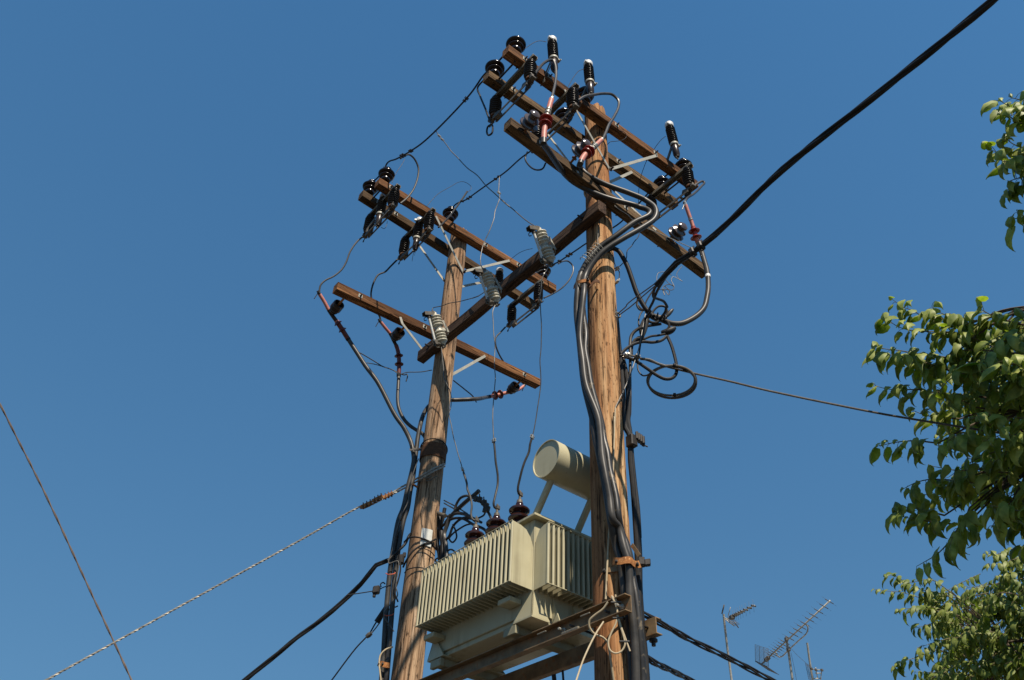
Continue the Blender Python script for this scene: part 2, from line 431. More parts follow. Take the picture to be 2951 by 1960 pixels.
def arm(pole_, x0, z0, x1, z1, yc, mat, w=.11, h=.125, bolts=(), label=None, front=-1):
    """crossarm along x: bottom heights at both ends, bolts = x positions on the sunny face"""
    mb = MB(); n = 14; prev = None
    for i in range(n + 1):
        t = i / n; x = x0 + (x1 - x0) * t; z = z0 + (z1 - z0) * t
        j = [.0025 * noise.noise(Vector((x * 2.3, yc * 5 + k, z))) for k in range(8)]
        c = .008
        ring = [(-w/2 + c, 0), (w/2 - c, 0), (w/2, c), (w/2, h - c), (w/2 - c, h), (-w/2 + c, h), (-w/2, h - c), (-w/2, c)]
        b = mb.add([P(x, yc + p[0] + j[k], z + p[1] + j[(k + 3) % 8]) for k, p in enumerate(ring)])
        if prev is not None:
            for k in range(8): mb.face([prev + k, prev + (k+1) % 8, b + (k+1) % 8, b + k])
        else: mb.face([b + k for k in range(8)])
        prev = b
    mb.face([prev + k for k in range(8)])
    o = mb.build('crossarm', mat, pole_)
    if label: o['label'] = label
    for bx in bolts:
        bz = z0 + (z1 - z0) * (bx - x0) / (x1 - x0) + h * .5
        m2 = MB(); yf = yc + front * w / 2
        m2.box(P(bx, yf + front * .003, bz), ((1, 0, 0), (0, 1, 0), (0, 0, 1)), (.027, .003, .027), .002)
        bl = m2.build('washer', M['galv'], o)
        m2 = MB(); m2.lathe(P(bx, yf + front * .006, bz), (0, front, 0), [(0, -w - .045), (.008, -w - .045), (.008, -w - .021), (.014, -w - .02), (.014, -w - .006), (.008, -w - .005), (.008, 0), (.014, 0), (.014, .014), (.008, .015), (.008, .04), (0, .041)], 6)
        m2.build('bolt', M['dark_steel'], o)
    return o
YA1, YA2, YB1, YB2 = 4.047, 4.417, 6.80, 7.14
arm(poleR, 2.77, 8.07, 5.76, 8.235, YA1, M['arm_brown'], bolts=(2.99, 3.34, 4.36, 5.0))
arm(poleR, 2.795, 8.06, 5.81, 8.252, YA2, M['arm_grey'], bolts=(3.13, 4.75))
arm(poleR, 2.865, 6.863, 5.70, 6.70, YA1, M['arm_grey'], bolts=(3.25, 4.42, 5.05), label='lower greyed crossarm below the paired arms of this pole')
arm(poleL, 2.825, 8.486, 5.86, 8.50, YB1, M['arm_brown'], bolts=(3.0, 4.56, 5.14))
arm(poleL, 2.78, 8.514, 5.77, 8.356, YB2, M['arm_grey'], bolts=(3.02, 3.3, 5.2))
arm(poleL, 2.741, 6.805, 5.88, 6.98, YB2, M['arm_brown'], bolts=(3.05, 3.98, 5.6), label='lower brown crossarm behind this pole')

def brace(pole_, pts, w=.036, t=.006, mat='galv', up=(0, 1, 0), ends=True):
    mb = MB()
    for p, q_ in zip(pts[:-1], pts[1:]): mb.bar(p, q_, w, t, up, .001, .004)
    o = mb.build('brace', M[mat], pole_)
    return o
pr = .13
def RP(z, side=-1, x=0): return P(XR + x, YR + side * (.136), z)
def LP(z, side=-1, x=0): return P(XL + x, YL + side * (.127), z)
# flat steel stays of the near pole: front pair, back pair and the pair to the lower arm
brace(poleR, [P(3.56, YA1 - .058, 8.13), RP(7.47, -1, .07)]); brace(poleR, [P(5.02, YA1 - .058, 8.22), RP(7.49, -1, .07)])
brace(poleR, [P(3.55, YA2 + .058, 8.12), RP(7.40, 1, -.05)]); brace(poleR, [P(4.98, YA2 - .058, 8.23), RP(7.40, 1, .08)])
brace(poleR, [RP(7.16, -1, .10), P(4.86, YA1 - .06, 6.80)]); brace(poleR, [RP(7.16, -1, -.10), P(3.72, YA1 - .06, 6.85)])
mb = MB(); mb.tube([P(XR + .142 * math.cos(t_), YR + .142 * math.sin(t_), 7.17) for t_ in [math.pi * 2 * i / 28 for i in range(29)]], .012, 6); mb.build('band', M['galv'], poleR)
brace(poleL, [P(3.62, YB2 + .06, 8.50), LP(7.86, 1, -.05)]); brace(poleL, [P(3.72, YB1 - .058, 8.52), LP(7.93, -1, .05)])
brace(poleL, [P(4.98, YB1 - .058, 8.53), LP(7.95, -1, .06)]); brace(poleL, [P(4.95, YB2 + .06, 8.44), LP(7.82, 1, .06)])
brace(poleL, [P(3.62, YB2 - .06, 6.88), P(3.66, YB2 - .062, 6.80), on('K5', 1500, 1140, 'x', 3.99)]); brace(poleL, [P(4.93, YB2 - .062, 6.98), LP(6.33, 1, .12)])
# bolts holding the braces
for pl, z_, sd, x_ in ((poleR, 7.48, -1, .07), (poleR, 7.16, -1, .10), (poleL, 7.94, -1, .06)):
    mb = MB(); c_ = (RP if pl is poleR else LP)(z_, sd, x_); mb.lathe(c_, (0, sd, 0), [(0, 0), (.024, 0), (.024, .012), (.012, .014), (.012, .05), (0, .052)], 8); mb.build('bolt', M['dark_steel'], pl)
# rods that keep the paired arms apart
for pl, x_, z_, y0, y1 in ((poleR, 2.93, 8.14, YA1, YA2), (poleR, 5.55, 8.28, YA1, YA2), (poleL, 2.93, 8.57, YB1, YB2), (poleL, 5.55, 8.45, YB1, YB2)):
    mb = MB(); mb.tube([P(x_, y0 + .055, z_), P(x_, y1 - .055, z_)], .011, 8); mb.build('spacer_rod', M['dark_steel'], pl)

# beam from pole to pole
t = thing('tie_beam', 'dark creosoted timber beam running between the two poles under the fuse cutouts', 'beam', P(4.074, 5.6, 6.5))
mb = MB(); n = 16; prev = None
for i in range(n + 1):
    y_ = 7.22 + (3.99 - 7.22) * i / n; j = [.004 * noise.noise(Vector((y_ * 2, k * 3.3, 1))) for k in range(8)]
    w, h, c = .11, .155, .012; zb = 6.495 + .006 * math.sin(i)
    ring = [(-w/2+c, 0), (w/2-c, 0), (w/2, c), (w/2, h-c), (w/2-c, h), (-w/2+c, h), (-w/2, h-c), (-w/2, c)]
    b = mb.add([P(4.068 + p[0] + j[k], y_, zb + p[1] + j[(k+3) % 8]) for k, p in enumerate(ring)])
    if prev is not None:
        for k in range(8): mb.face([prev+k, prev+(k+1) % 8, b+(k+1) % 8, b+k])
    else: mb.face([b+k for k in range(8)])
    prev = b
mb.face([prev+k for k in range(8)]); mb.build('timber', M['beam_dark'], t)
for y_ in (4.23, 6.97):
    mb = MB(); mb.lathe(P(4.012, y_, 6.57), (-1, 0, 0), [(0, 0), (.03, 0), (.03, .006), (.016, .007), (.016, .022), (.009, .023), (.009, .06), (0, .062)], 8); mb.build('bolt', M['dark_steel'], t)

# ------------------------------------------------------------------ repeated fittings: one of each kind, then copies
def T3(loc, rx=0, ry=0, rz=0): return Matrix.Translation(loc) @ Matrix.Rotation(R_(rz), 4, 'Z') @ Matrix.Rotation(R_(ry), 4, 'Y') @ Matrix.Rotation(R_(rx), 4, 'X')
def place(proto, items):
    for i, (mat4, label) in enumerate(items):
        if i == 0: proto.matrix_world = mat4; proto['label'] = label
        else: copy_tree(proto, mat4, label)

# pin insulators standing on the arms
pin = thing('pin_insulator', 'x', 'insulator', (0, 0, 0), 'brown pin insulators standing on the crossarms')
mb = MB(); mb.lathe((0, 0, 0), (0, 0, 1), [(0, -.14), (.011, -.14), (.011, 0), (.03, .0), (.03, .01), (.016, .012), (.016, .07), (0, .07)], 12); mb.build('pin', M['dark_steel'], pin)
mb = MB(); mb.lathe((0, 0, 0), (0, 0, 1), [(.0, .055), (.026, .05), (.058, .052), (.064, .07), (.063, .105), (.058, .118), (.074, .122), (.087, .13), (.089, .142), (.074, .152), (.07, .168), (.092, .172), (.108, .182), (.111, .198), (.100, .214), (.074, .238), (.05, .255), (.043, .268), (.054, .28), (.054, .295), (.038, .312), (0, .315)], 36); mb.build('porcelain', M['porcelain'], pin, auto=75)
mb = MB(); mb.tube([(.048 * math.cos(k), .048 * math.sin(k), .268 + .002 * math.sin(k * 3)) for k in [i * .42 for i in range(31)]], .004, 5); mb.build('tie_wire', M['wire_grey'], pin)
place(pin, [
    (T3(P(2.90, YA1, 8.20)), 'dark disc pin insulator on the tip of the topmost crossarm, highest of all'),
    (T3(P(2.90, YA2, 8.19)), 'dark disc pin insulator on the tip of the rear top crossarm'),
    (T3(P(3.92, YA1, 8.258), rz=50), 'dark pin insulator just left of the right pole top, hidden by the middle arrester'),
    (T3(P(3.925, YA2, 8.255), rz=80), 'dark disc pin insulator on the rear top crossarm behind the upper red termination'),
    (T3(P(5.588, YA1, 8.35), rz=20), 'dark disc pin insulator near the right end of the topmost crossarm'),
    (T3(P(5.594, YA2, 8.36), rz=130), 'dark disc pin insulator near the right end of the rear top crossarm, lower of two'),
    (T3(P(2.93, YB1, 8.61), rz=10), 'dark disc pin insulator on the front crossarm tip of the left pole'),
    (T3(P(2.892, YB2, 8.633), rz=60), 'dark disc pin insulator on the rear crossarm tip, leftmost of all insulators'),
    (T3(P(3.969, YB1, 8.615), rz=35), 'dark disc pin insulator beside the grey rod on the left pole front crossarm'),
    (T3(P(5.655, YB1, 8.62), rz=90), 'dark pin insulator behind the tie beam at the right end of the left pole crossarm')])

# pole-top switches hung under the paired arms
sw = thing('disconnect_switch', 'x', 'switch', (0, 0, 0), 'switch units hung under the paired crossarms')
D2 = .295
mb = MB(); mb.box((0, 0, .045), ((1,0,0),(0,1,0),(0,0,1)), (.032, .37, .004), .001)
mb.box((-.030, 0, .024), ((1,0,0),(0,1,0),(0,0,1)), (.003, .37, .021), .001); mb.box((.030, 0, .024), ((1,0,0),(0,1,0),(0,0,1)), (.003, .37, .021), .001)
pass
mb.build('channel', M['galv_dull'], sw)
def sheds(n, z0, z1, ri, ro_, cap=True):
    pf = [(0, z0), (ri * .9, z0)]; st = (z1 - z0) / n
    for i in range(n):
        z = z0 + st * i; ro = ro_ * (.86 if i in (0, n - 1) else 1)
        pf += [(ri, z + st * .14), (ro * .9, z + st * .36), (ro * .975, z + st * .42), (ro, z + st * .52), (ro * .975, z + st * .62), (ro * .9, z + st * .68), (ri, z + st * .88)]
    return pf + [(ri * .9, z1), (0, z1)]
for sy in (-1, 1):
    mb = MB(); mb.lathe((0, sy * D2, 0), (0, 0, -1), [(0, -.01), (.05, -.01), (.05, .012), (0, .012)], 20); mb.lathe((0, sy * D2, 0), (0, 0, -1), sheds(8, .01, .30, .040, .068), 28); pi_ = mb.build('post_insulator', M['black_shed'], sw, auto=100)
    mb = MB(); mb.lathe((0, sy * D2, -.30), (0, 0, -1), [(0, 0), (.042, 0), (.046, .01), (.046, .032), (.03, .036), (.012, .038), (.012, .075), (0, .075)], 18); mb.build('end_cap', M['rust_dark'], pi_)
    mb = MB(); mb.box((0, sy * (D2 + .02), -.352), ((1,0,0),(0,1,0),(0,0,1)), (.022, .055, .008), .002); mb.box((-.02, sy * (D2 + .055), -.345), ((1,0,0),(0,1,0),(0,0,1)), (.014, .022, .022), .004)
    mb.box((.022, sy * (D2 - .05), -.36), ((1,0,0),(0,1,.3),(0,-.3,1)), (.006, .05, .028), .002); mb.box((-.022, sy * (D2 - .05), -.36), ((1,0,0),(0,1,.3),(0,-.3,1)), (.006, .05, .028), .002)
    for dx, dy, dz in ((-.03, .05, -.325), (.03, .06, -.34), (0, -.03, -.38), (.03, .0, -.37)):
        mb.lathe((dx, sy * (D2 + dy), dz), (.3, sy, .4), [(0, -.02), (.011, -.02), (.011, 0), (.007, .001), (.007, .022), (0, .022)], 6)
    mb.build('terminal_clamp', M['grey_steel'], sw)
mb = MB()
for dx in (-.027, .027): mb.box((dx, 0, -.395), ((1,0,0),(0,1,0),(0,0,1)), (.0045, .285, .0155), .001)
mb.box((0, -.16, -.395), ((1,0,0),(0,1,0),(0,0,1)), (.024, .012, .01), .002); mb.box((0, .22, -.395), ((1,0,0),(0,1,0),(0,0,1)), (.03, .03, .018), .003)
mb.build('blade', M['grey_steel'], sw)
mb = MB(); mb.tube(smooth([(0, .33, -.39), (0, .36, -.405), (.0, .375, -.42), (0, .365, -.435), (0, .35, -.42)]), .006, 6); mb.build('pull_ring', M['dark_steel'], sw)
place(sw, [
    (T3(P(3.02, 4.22, 8.025)), 'disconnect switch under the left end of the topmost crossarms, near the hanging loop'),
    (T3(P(3.60, 4.20, 8.055)), 'disconnect switch just left of the right pole, behind the upper red cable termination'),
    (T3(P(5.405, 4.165, 8.158)), 'disconnect switch under the right end of the topmost crossarms, above the overhead cable'),
    (T3(P(3.03, 6.95, 8.43)), 'disconnect switch at the far left end of the left pole crossarms'),
    (T3(P(3.605, 6.985, 8.435)), 'disconnect switch next to the left pole, with a cable dropping behind the lower arm'),
    (T3(P(5.475, 6.98, 8.325)), 'disconnect switch under the right end of the left pole crossarms, below the tie beam')])

# surge arresters
ar = thing('surge_arrester', 'x', 'arrester', (0, 0, 0), 'white capped black surge arresters')
mb = MB(); mb.lathe((0, 0, 0), (0, 0, 1), [(0, .0), (.03, 0), (.036, .012), (.038, .03), (.041, .035), (.041, .18), (.036, .19), (0, .19)], 24); mb.build('base_tube', M['support_dark'], ar)
mb = MB(); mb.lathe((0, 0, 0), (0, 0, -1), [(0, 0), (.03, 0), (.028, .012), (.01, .014), (.01, .05), (0, .05)], 12); mb.box((-.012, 0, -.03), ((1,0,0),(0,1,0),(0,0,1)), (.02, .008, .012), .002); mb.build('stud', M['dark_steel'], ar)
mb = MB(); mb.lathe((0, 0, 0), (0, 0, 1), sheds(10, .19, .52, .038, .059), 28); mb.build('shed_stack', M['black_shed'], ar, auto=100)
mb = MB(); mb.lathe((0, 0, 0), (0, 0, 1), [(0, .52), (.05, .518), (.054, .53), (.054, .565), (.046, .583), (.028, .592), (0, .594)], 24); mb.box((-.052, -.02, .535), ((1,0,0),(0,1,0),(0,0,1)), (.018, .014, .016), .003); mb.build('cap', M['white_cap'], ar)
mb = MB(); mb.lathe((0, 0, 0), (0, 0, 1), [(.0, .185), (.050, .185), (.052, .19), (.052, .212), (.05, .216), (0, .216)], 24)
mb.box((.055, -.018, .2), ((1,0,0),(0,1,0),(0,0,1)), (.016, .02, .014), .003); mb.lathe((.065, -.05, .2), (0, 1, 0), [(0, 0), (.009, 0), (.009, .015), (.005, .016), (.005, .06), (0, .06)], 6); mb.build('clamp', M['galv'], ar)
mb = MB(); mb.bar((-.01, .04, .19), (-.02, .15, .02), .03, .005, (1, 0, 0), .001); mb.bar((-.02, .15, .02), (-.02, .155, -.06), .03, .005, (1, 0, 0), .001); mb.bar((.012, .045, .19), (.0, .145, .03), .012, .004, (1, 0, 0), .001); mb.build('bracket', M['grey_steel'], ar)
place(ar, [
    (T3(P(3.297, 3.86, 8.087), ry=-4.5), 'white capped arrester with a black cable looping over it, leftmost on the topmost crossarm'),
    (T3(P(3.83, 3.86, 8.18), ry=-3), 'white capped arrester beside the top of the right pole'),
    (T3(P(5.235, 3.86, 8.26), ry=-8), 'white capped arrester standing alone against the sky on the right part of the topmost crossarm'),
    (T3(P(3.03, 6.97, 8.03), rz=20), 'dark arrester squeezed between the paired arms at the left end of the left pole'),
    (T3(P(3.61, 6.97, 7.99), rz=-30), 'dark arrester squeezed between the paired arms beside the left pole'),
    (T3(P(4.99, 6.97, 7.95), rz=40), 'white capped arrester peeping out behind the dark tie beam')])

# fuse cutouts on the beam
cu = thing('fuse_cutout', 'x', 'fuse', (0, 0, 0), 'grey fuse cutouts on the tie beam')
pf = [(0, -.01), (.03, -.01), (.04, .0), (.043, .02)]
for i in range(4): z = .022 + i * .037; pf += [(.045, z), (.066, z + .010), (.069, z + .018), (.066, z + .026), (.046, z + .034)]
pf += [(.044, .172), (.044, .185), (.041, .19), (.041, .215), (.044, .222)]
for i in range(4): z = .226 + i * .037; pf += [(.045, z), (.064, z + .010), (.067, z + .018), (.064, z + .026), (.044, z + .034)]
pf += [(.034, .378), (.026, .385), (.026, .41), (.018, .422), (0, .424)]
mb = MB(); mb.lathe((0, 0, 0), (0, 0, 1), pf, 32); mb.build('porcelain', M['cutout_grey'], cu, auto=80)
mb = MB(); mb.tube([(-.105, 0, .03), (-.105, 0, .33)], .0145, 12); ft = mb.build('fuse_tube', M['tube_white'], cu)
mb = MB(); mb.lathe((-.105, 0, .325), (0, 0, 1), [(0, 0), (.018, 0), (.02, .02), (.015, .045), (0, .05)], 10); mb.tube(smooth([(-.12, 0, .345), (-.15, .01, .34), (-.165, .02, .325), (-.155, .03, .308), (-.13, .02, .312)]), .005, 6); mb.build('pull_ring', M['dark_steel'], ft)
mb = MB(); mb.prism([(-.17, -.028, .395), (-.03, -.028, .41), (0, -.022, .40), (0, .022, .40), (-.03, .028, .41), (-.17, .028, .395)], (0, 0, .006))
mb.prism([(-.17, -.028, .395), (-.03, -.028, .41), (-.03, -.028, .37), (-.175, -.028, .355)], (0, .004, 0)); mb.prism([(-.17, .028, .395), (-.03, .028, .41), (-.03, .028, .37), (-.175, .028, .355)], (0, -.004, 0))
mb.box((-.105, 0, .375), ((1,0,0),(0,1,0),(0,0,1)), (.014, .014, .022), .003); mb.box((-.01, 0, .425), ((1,0,0),(0,1,0),(0,0,1)), (.02, .015, .012), .003); mb.lathe((0, .0, .42), (-.5, .3, 1), [(0, 0), (.011, 0), (.011, .02), (.006, .021), (.006, .04), (0, .04)], 6)
mb.build('contact_hood', M['grey_steel'], cu)
mb = MB(); mb.box((-.055, 0, -.005), ((1,0,-.2),(0,1,0),(.2,0,1)), (.065, .022, .008), .002); mb.box((-.105, .02, .01), ((1,0,0),(0,1,0),(0,0,1)), (.02, .004, .03), .001); mb.box((-.105, -.02, .01), ((1,0,0),(0,1,0),(0,0,1)), (.02, .004, .03), .001)
mb.tube(smooth([(-.1, 0, 0), (-.115, 0, -.03), (-.1, 0, -.05), (-.06, 0, -.045)]), .006, 6); mb.box((0, 0, -.03), ((1,0,0),(0,1,0),(0,0,1)), (.018, .018, .02), .003); mb.lathe((.01, -.02, -.04), (.2, 1, .2), [(0, -.02), (.01, -.02), (.01, 0), (.006, .001), (.006, .03), (0, .03)], 6)
mb.build('hinge', M['grey_steel'], cu)
mb = MB(); mb.lathe((0, 0, 0), (0, 0, 1), [(0, .19), (.0435, .19), (.0435, .213), (0, .213)], 28); mb.bar((.035, -.03, .2), (.10, -.045, .17), .03, .005, (0, 1, 0), .001); mb.bar((.10, -.045, .15), (.06, -.045, .30), .034, .006, (0, 1, 0), .001); mb.bar((.10, -.045, .16), (.13, 0, .14), .03, .005, (0, 1, 0), .001); mb.build('bracket', M['galv'], cu)
place(cu, [
    (T3(P(3.915, 6.5, 6.25), ry=-24, rz=3), 'grey ribbed fuse cutout by the left pole, lowest of the three on the beam'),
    (T3(P(3.915, 5.5, 6.215), ry=-24, rz=-2), 'grey ribbed fuse cutout in the middle of the beam, half shaded'),
    (T3(P(3.912, 4.6, 6.14), ry=-24, rz=2), 'grey ribbed fuse cutout nearest the right pole, uppermost of the three on the beam')])

I3 = ((1, 0, 0), (0, 1, 0), (0, 0, 1))
# ------------------------------------------------------------------ transformer and its platform
tr = thing('transformer', 'beige green finned transformer sitting on steel channels between the two poles', 'transformer', P(4.255, 5.43, 2.44))
TX0, TX1, TY0, TY1 = 3.955, 4.555, 4.79, 6.10
mb = MB()
mb.box(P(4.255, 5.445, 2.96), I3, (.30, .655, .39), .004)
mb.box(P(4.255, 5.445, 2.555), I3, (.28, .63, .025), .003)
# flared corner gussets and ribs of the skirt
for sx in (-1, 1):
    for sy in (-1, 1):
        x = 4.255 + sx * .302; y = 5.445 + sy * .657
        mb.prism([P(x, y, 2.745), P(x + sx * .03, y + sy * .028, 2.53), P(x + sx * .03, y - sy * .20, 2.53)], (-sx * .012, 0, 0))
        mb.prism([P(x, y, 2.745), P(x + sx * .03, y + sy * .028, 2.53), P(x - sx * .15, y + sy * .028, 2.53)], (0, -sy * .012, 0))
        mb.prism([P(x + sx * .03, y + sy * .028, 2.53), P(x + sx * .03, y - sy * .20, 2.53), P(x - sx * .15, y - sy * .2, 2.53), P(x - sx * .15, y + sy * .028, 2.53)], (0, 0, -.012))
for x in (4.15, 4.36): mb.prism([P(x, 4.79, 2.74), P(x, 4.70, 2.53), P(x, 4.79, 2.53)], (.01, 0, 0))
mb.build('tank', M['paint'], tr)
for y_ in (5.02, 6.0):
    mb = MB(); mb.box(P(3.94, y_, 2.475), I3, (.02, .075, .033), .004); mb.box(P(4.255, y_, 2.487), I3, (.30, .05, .0305), .003); mb.box(P(4.57, y_, 2.475), I3, (.02, .075, .033), .004)
    mb.build('base_rail', M['paint_old'], tr)
mb = MB(); mb.box(P(4.255, 5.445, 3.362), I3, (.348, .712, .0115), .003)
for i in range(9):
    for x in (3.94, 4.57): mb.lathe(P(x, 4.80 + i * .16, 3.372), (0, 0, 1), [(0, 0), (.012, 0), (.012, .01), (0, .011)], 6)
mb.build('lid', M['paint'], tr)
for y0 in (4.965, 5.98):
    mb = MB(); mb.box(P(3.892, y0 + .03, 2.684), I3, (.061, .075, .0215), .006); mb.build('jacking_lug', M['paint'], tr)
# corrugated cooling walls: folded sheet fins closed by thin rods
def radiator(n, org, step, outd, depth, z0, z1):
    org, step, outd = Vector(org), Vector(step), Vector(outd)
    mb = MB(); sd = step.normalized(); th = .011
    for i in range(n):
        c = org + step * i
        prof = [(0, z0), (depth, z0 + .003), (depth, z1), (depth * .62, z1 - .010), (depth * .36, z1 - .03), (depth * .14, z1 - .085), (0, z1 - .16)]
        mb.prism([c + outd * u - sd * th / 2 + Vector((0, 0, z + EYE)) for u, z in prof], sd * th)
        # folded lip at the outer edge
        mb.tube([c + outd * depth + Vector((0, 0, z0 + .005 + EYE)), c + outd * depth + Vector((0, 0, z1 - .004 + EYE))], min(.0115, .0115), 8)
    for z in (z0 + .004, z1 - .004):
        mb.tube([org - step * .2 + outd * (depth + .010) + Vector((0, 0, z + EYE)), org + step * (n - .8) + outd * (depth + .010) + Vector((0, 0, z + EYE))], .0045, 6)
    for k in range(n): pass
    return mb
radiator(24, (3.956, 4.806, 0), (0, .0545, 0), (-1, 0, 0), .218, 2.745, 3.262).build('radiator', M['paint'], tr)
radiator(12, (3.965, 4.789, 0), (.0525, 0, 0), (0, -1, 0), .160, 2.742, 3.262).build('radiator', M['paint'], tr)
radiator(24, (4.554, 4.806, 0), (0, .0545, 0), (1, 0, 0), .218, 2.745, 3.262).build('radiator', M['paint'], tr)
# oil conservator drum on two slanting pipes
mb = MB(); n_ = 40
mb.lathe(P(3.895, 4.595, 3.812), (1, 0, 0), [(0, .010), (.160, .010), (.163, .0), (.170, 0), (.1705, .004), (.1705, .756), (.17, .76), (.163, .76), (.160, .75), (0, .75)], 64)
cons = mb.build('conservator', M['paint'], tr)
for x in (3.985, 4.44):
    mb = MB(); mb.tube([P(x, 4.84, 3.37), P(x, 4.60, 3.69)], .030, 16); mb.lathe(P(x, 4.84, 3.374), (0, 0, 1), [(0, 0), (.055, 0), (.055, .012), (0, .012)], 18); mb.build('conservator_pipe', M['paint'], tr)
for i, y_ in enumerate((5.82, 5.505, 5.18)):
    mb = MB(); mb.lathe(P(4.1, y_, 3.374), (0, 0, 1), [(0, 0), (.075, 0), (.075, .02), (.06, .03), (.058, .06), (.075, .07), (.094, .085), (.097, .098), (.088, .112), (.06, .125), (.057, .145), (.075, .155), (.094, .17), (.097, .183), (.088, .197), (.058, .21), (.055, .23), (.07, .238), (.090, .25), (.093, .263), (.084, .277), (.05, .292), (.036, .30), (.034, .33), (.028, .338), (0, .34)], 36)
    bu = mb.build('bushing', M['bushing'], tr)
    mb = MB(); mb.lathe(P(4.1, y_, 3.71), (0, 0, 1), [(0, 0), (.03, 0), (.024, .03), (.012, .034), (.012, .09), (.016, .09), (.016, .105), (.008, .106), (.008, .125), (0, .125)], 12); mb.box(P(4.108, y_ - .006, 3.80), ((1, .4, 0), (-.4, 1, 0), (0, 0, 1)), (.02, .009, .02), .003); mb.build('terminal', M['grey_steel'], bu)
# low-voltage bushings on the far side of the lid
for i in range(4):
    mb = MB(); mb.lathe(P(4.42, 5.35 + .2 * i, 3.374), (0, 0, 1), [(0, 0), (.05, 0), (.05, .03), (.062, .04), (.05, .06), (.062, .07), (.05, .09), (.02, .1), (.02, .16), (0, .16)], 20); mb.build('low_bushing', M['bushing'], tr)

def channel(mb, xw, dirx, y0, y1, z0, z1, fl=.055, t=.006, tf=.008):
    """C section along y: web at xw, flanges reaching in dirx"""
    mb.box(P(xw, (y0+y1)/2, (z0+z1)/2), I3, (t/2, (y1-y0)/2, (z1-z0)/2), .001)
    for z in (z0 + tf/2, z1 - tf/2): mb.box(P(xw + dirx * (fl/2 + t/2 + .0005), (y0+y1)/2, z), I3, (fl/2, (y1-y0)/2 - .0006, tf/2), .001)
pf_ = thing('steel_platform', 'rusty steel channel beams bolted across both poles carrying the transformer', 'platform', P(4.25, 5.5, 2.4))
mb = MB(); channel(mb, 4.045, -1, 3.85, 7.6, 2.315, 2.435); fc = mb.build('channel', M['channel'], pf_)
mb = MB(); channel(mb, 4.425, 1, 3.98, 7.6, 2.315, 2.435); rc = mb.build('channel', M['channel'], pf_)
for y_, x0 in ((3.93, 4.04), (4.52, 4.04)):
    mb = MB(); mb.lathe(P(x0, y_, 2.375), (-1, 0, 0), [(0, 0), (.02, 0), (.02, .012), (.009, .013), (.009, .06), (0, .06)], 6); mb.build('bolt', M['galv'], fc)
for yy in (4.25, 4.72):
    mb = MB(); mb.bar(P(3.992, yy - .05, 2.40), P(3.992, yy + .05, 2.40), .012, .012, (0, 0, 1), .003); mb.build('cleat', M['galv_dull'], fc)
mb = MB(); mb.bar(P(3.996, 4.32, 2.33), P(3.996, 4.50, 2.33), .02, .02, (0, 0, 1), .004); mb.build('cleat', M['galv_dull'], fc)
mb = MB(); mb.lathe(P(4.46, 4.05, 2.30), (0, 0, -1), [(0, 0), (.03, 0), (.03, .02), (.015, .022), (.015, .05), (0, .05)], 8); mb.build('bolt', M['dark_steel'], rc)
# through bolts tying the two channels together
for yy in (4.06, 4.42, 6.79, 7.14):
    mb = MB(); mb.tube([P(4.0, yy, 2.375), P(4.50, yy, 2.375)], .009, 8); mb.build('tie_bolt', M['dark_steel'], pf_)

# ------------------------------------------------------------------ wires
def plain(mb, name, mat, p0):
    f_ = {'_o': tuple(p0)}
    class D(dict): pass
    off = Vector(p0)
    for i in range(len(mb.v)): mb.v[i] = mb.v[i] - off
    o = mb.build(name, mat); o.location = p0; o['_o'] = tuple(p0)
    return o
def wire(name, label, cat, pts, ax, c0, c1=None, r=.006, mat='cable_black', group=None, sub=6, n=8, wob=0, twist=None):
    p = smooth(path(pts, ax, c0, c1), sub)
    if wob: p = [q + wob * Vector((noise.noise(q * 6), noise.noise(q * 6 + Vector((9, 0, 0))), noise.noise(q * 6 + Vector((0, 9, 0))))) for q in p]
    mb = MB()
    if twist:
        k, R, pitch = twist; strands(mb, p, k, r, R, pitch, n)
    else: mb.tube(p, r, n)
    o = tag(plain(mb, name, M[mat], p[0]), label, cat, group)
    W_[label] = p
    return o
W_ = {}
def resample(p, step):
    L = [0]
    for i in range(1, len(p)): L.append(L[-1] + (p[i] - p[i-1]).length)
    m_ = max(2, int(L[-1] / step)); o = []; j = 0
    for i in range(m_ + 1):
        s_ = L[-1] * i / m_
        while j < len(p) - 2 and L[j+1] < s_: j += 1
        t = (s_ - L[j]) / max(L[j+1] - L[j], 1e-9); o.append(p[j].lerp(p[j+1], t))
    return o, L[-1]
def strands(mb, p, k, r, R, pitch, n=6):
    q, L = resample(p, min(pitch / 7, .12)); lines = [[] for _ in range(k)]
    for i, c in enumerate(q):
        d = (q[min(i+1, len(q)-1)] - q[max(i-1, 0)]).normalized(); x, y, _ = frame(d); s_ = L * i / (len(q) - 1)
        for j in range(k):
            an = 2 * math.pi * (s_ / pitch + j / k) + .5 * noise.noise(c * 2 + Vector((j * 4, 0, 0)))
            rr = R * (1 + .25 * noise.noise(c * 1.5 + Vector((0, j * 5, 0))))
            lines[j].append(c + x * rr * math.cos(an) + y * rr * math.sin(an))
    for l in lines: mb.tube(l, r, n)
def at(label, t):
    p = W_[label]; q, L = resample(p, .02); i = min(len(q) - 2, int(t * (len(q) - 1))); return q[i], (q[i+1] - q[i]).normalized()
def clip(o, p, d, s=.02, mat='grey_steel', name='connector'):
    """split-bolt connector: two bolted jaws on a wire"""
    mb = MB(); x, y, d = frame(d)
    mb.box(p, (x, y, d), (s * .8, s * .7, s * 1.1), s * .25)
    for e_ in (-.5, .5):
        mb.lathe(p + d * s * e_ * 1.1 - x * s * 1.5, x, [(0, 0), (s * .5, 0), (s * .5, s * .6), (s * .3, s * .62), (s * .3, s * 2.6), (s * .5, s * 2.62), (s * .5, s * 3.0), (0, s * 3.02)], 6)
    return mb.build(name, M[mat], o)
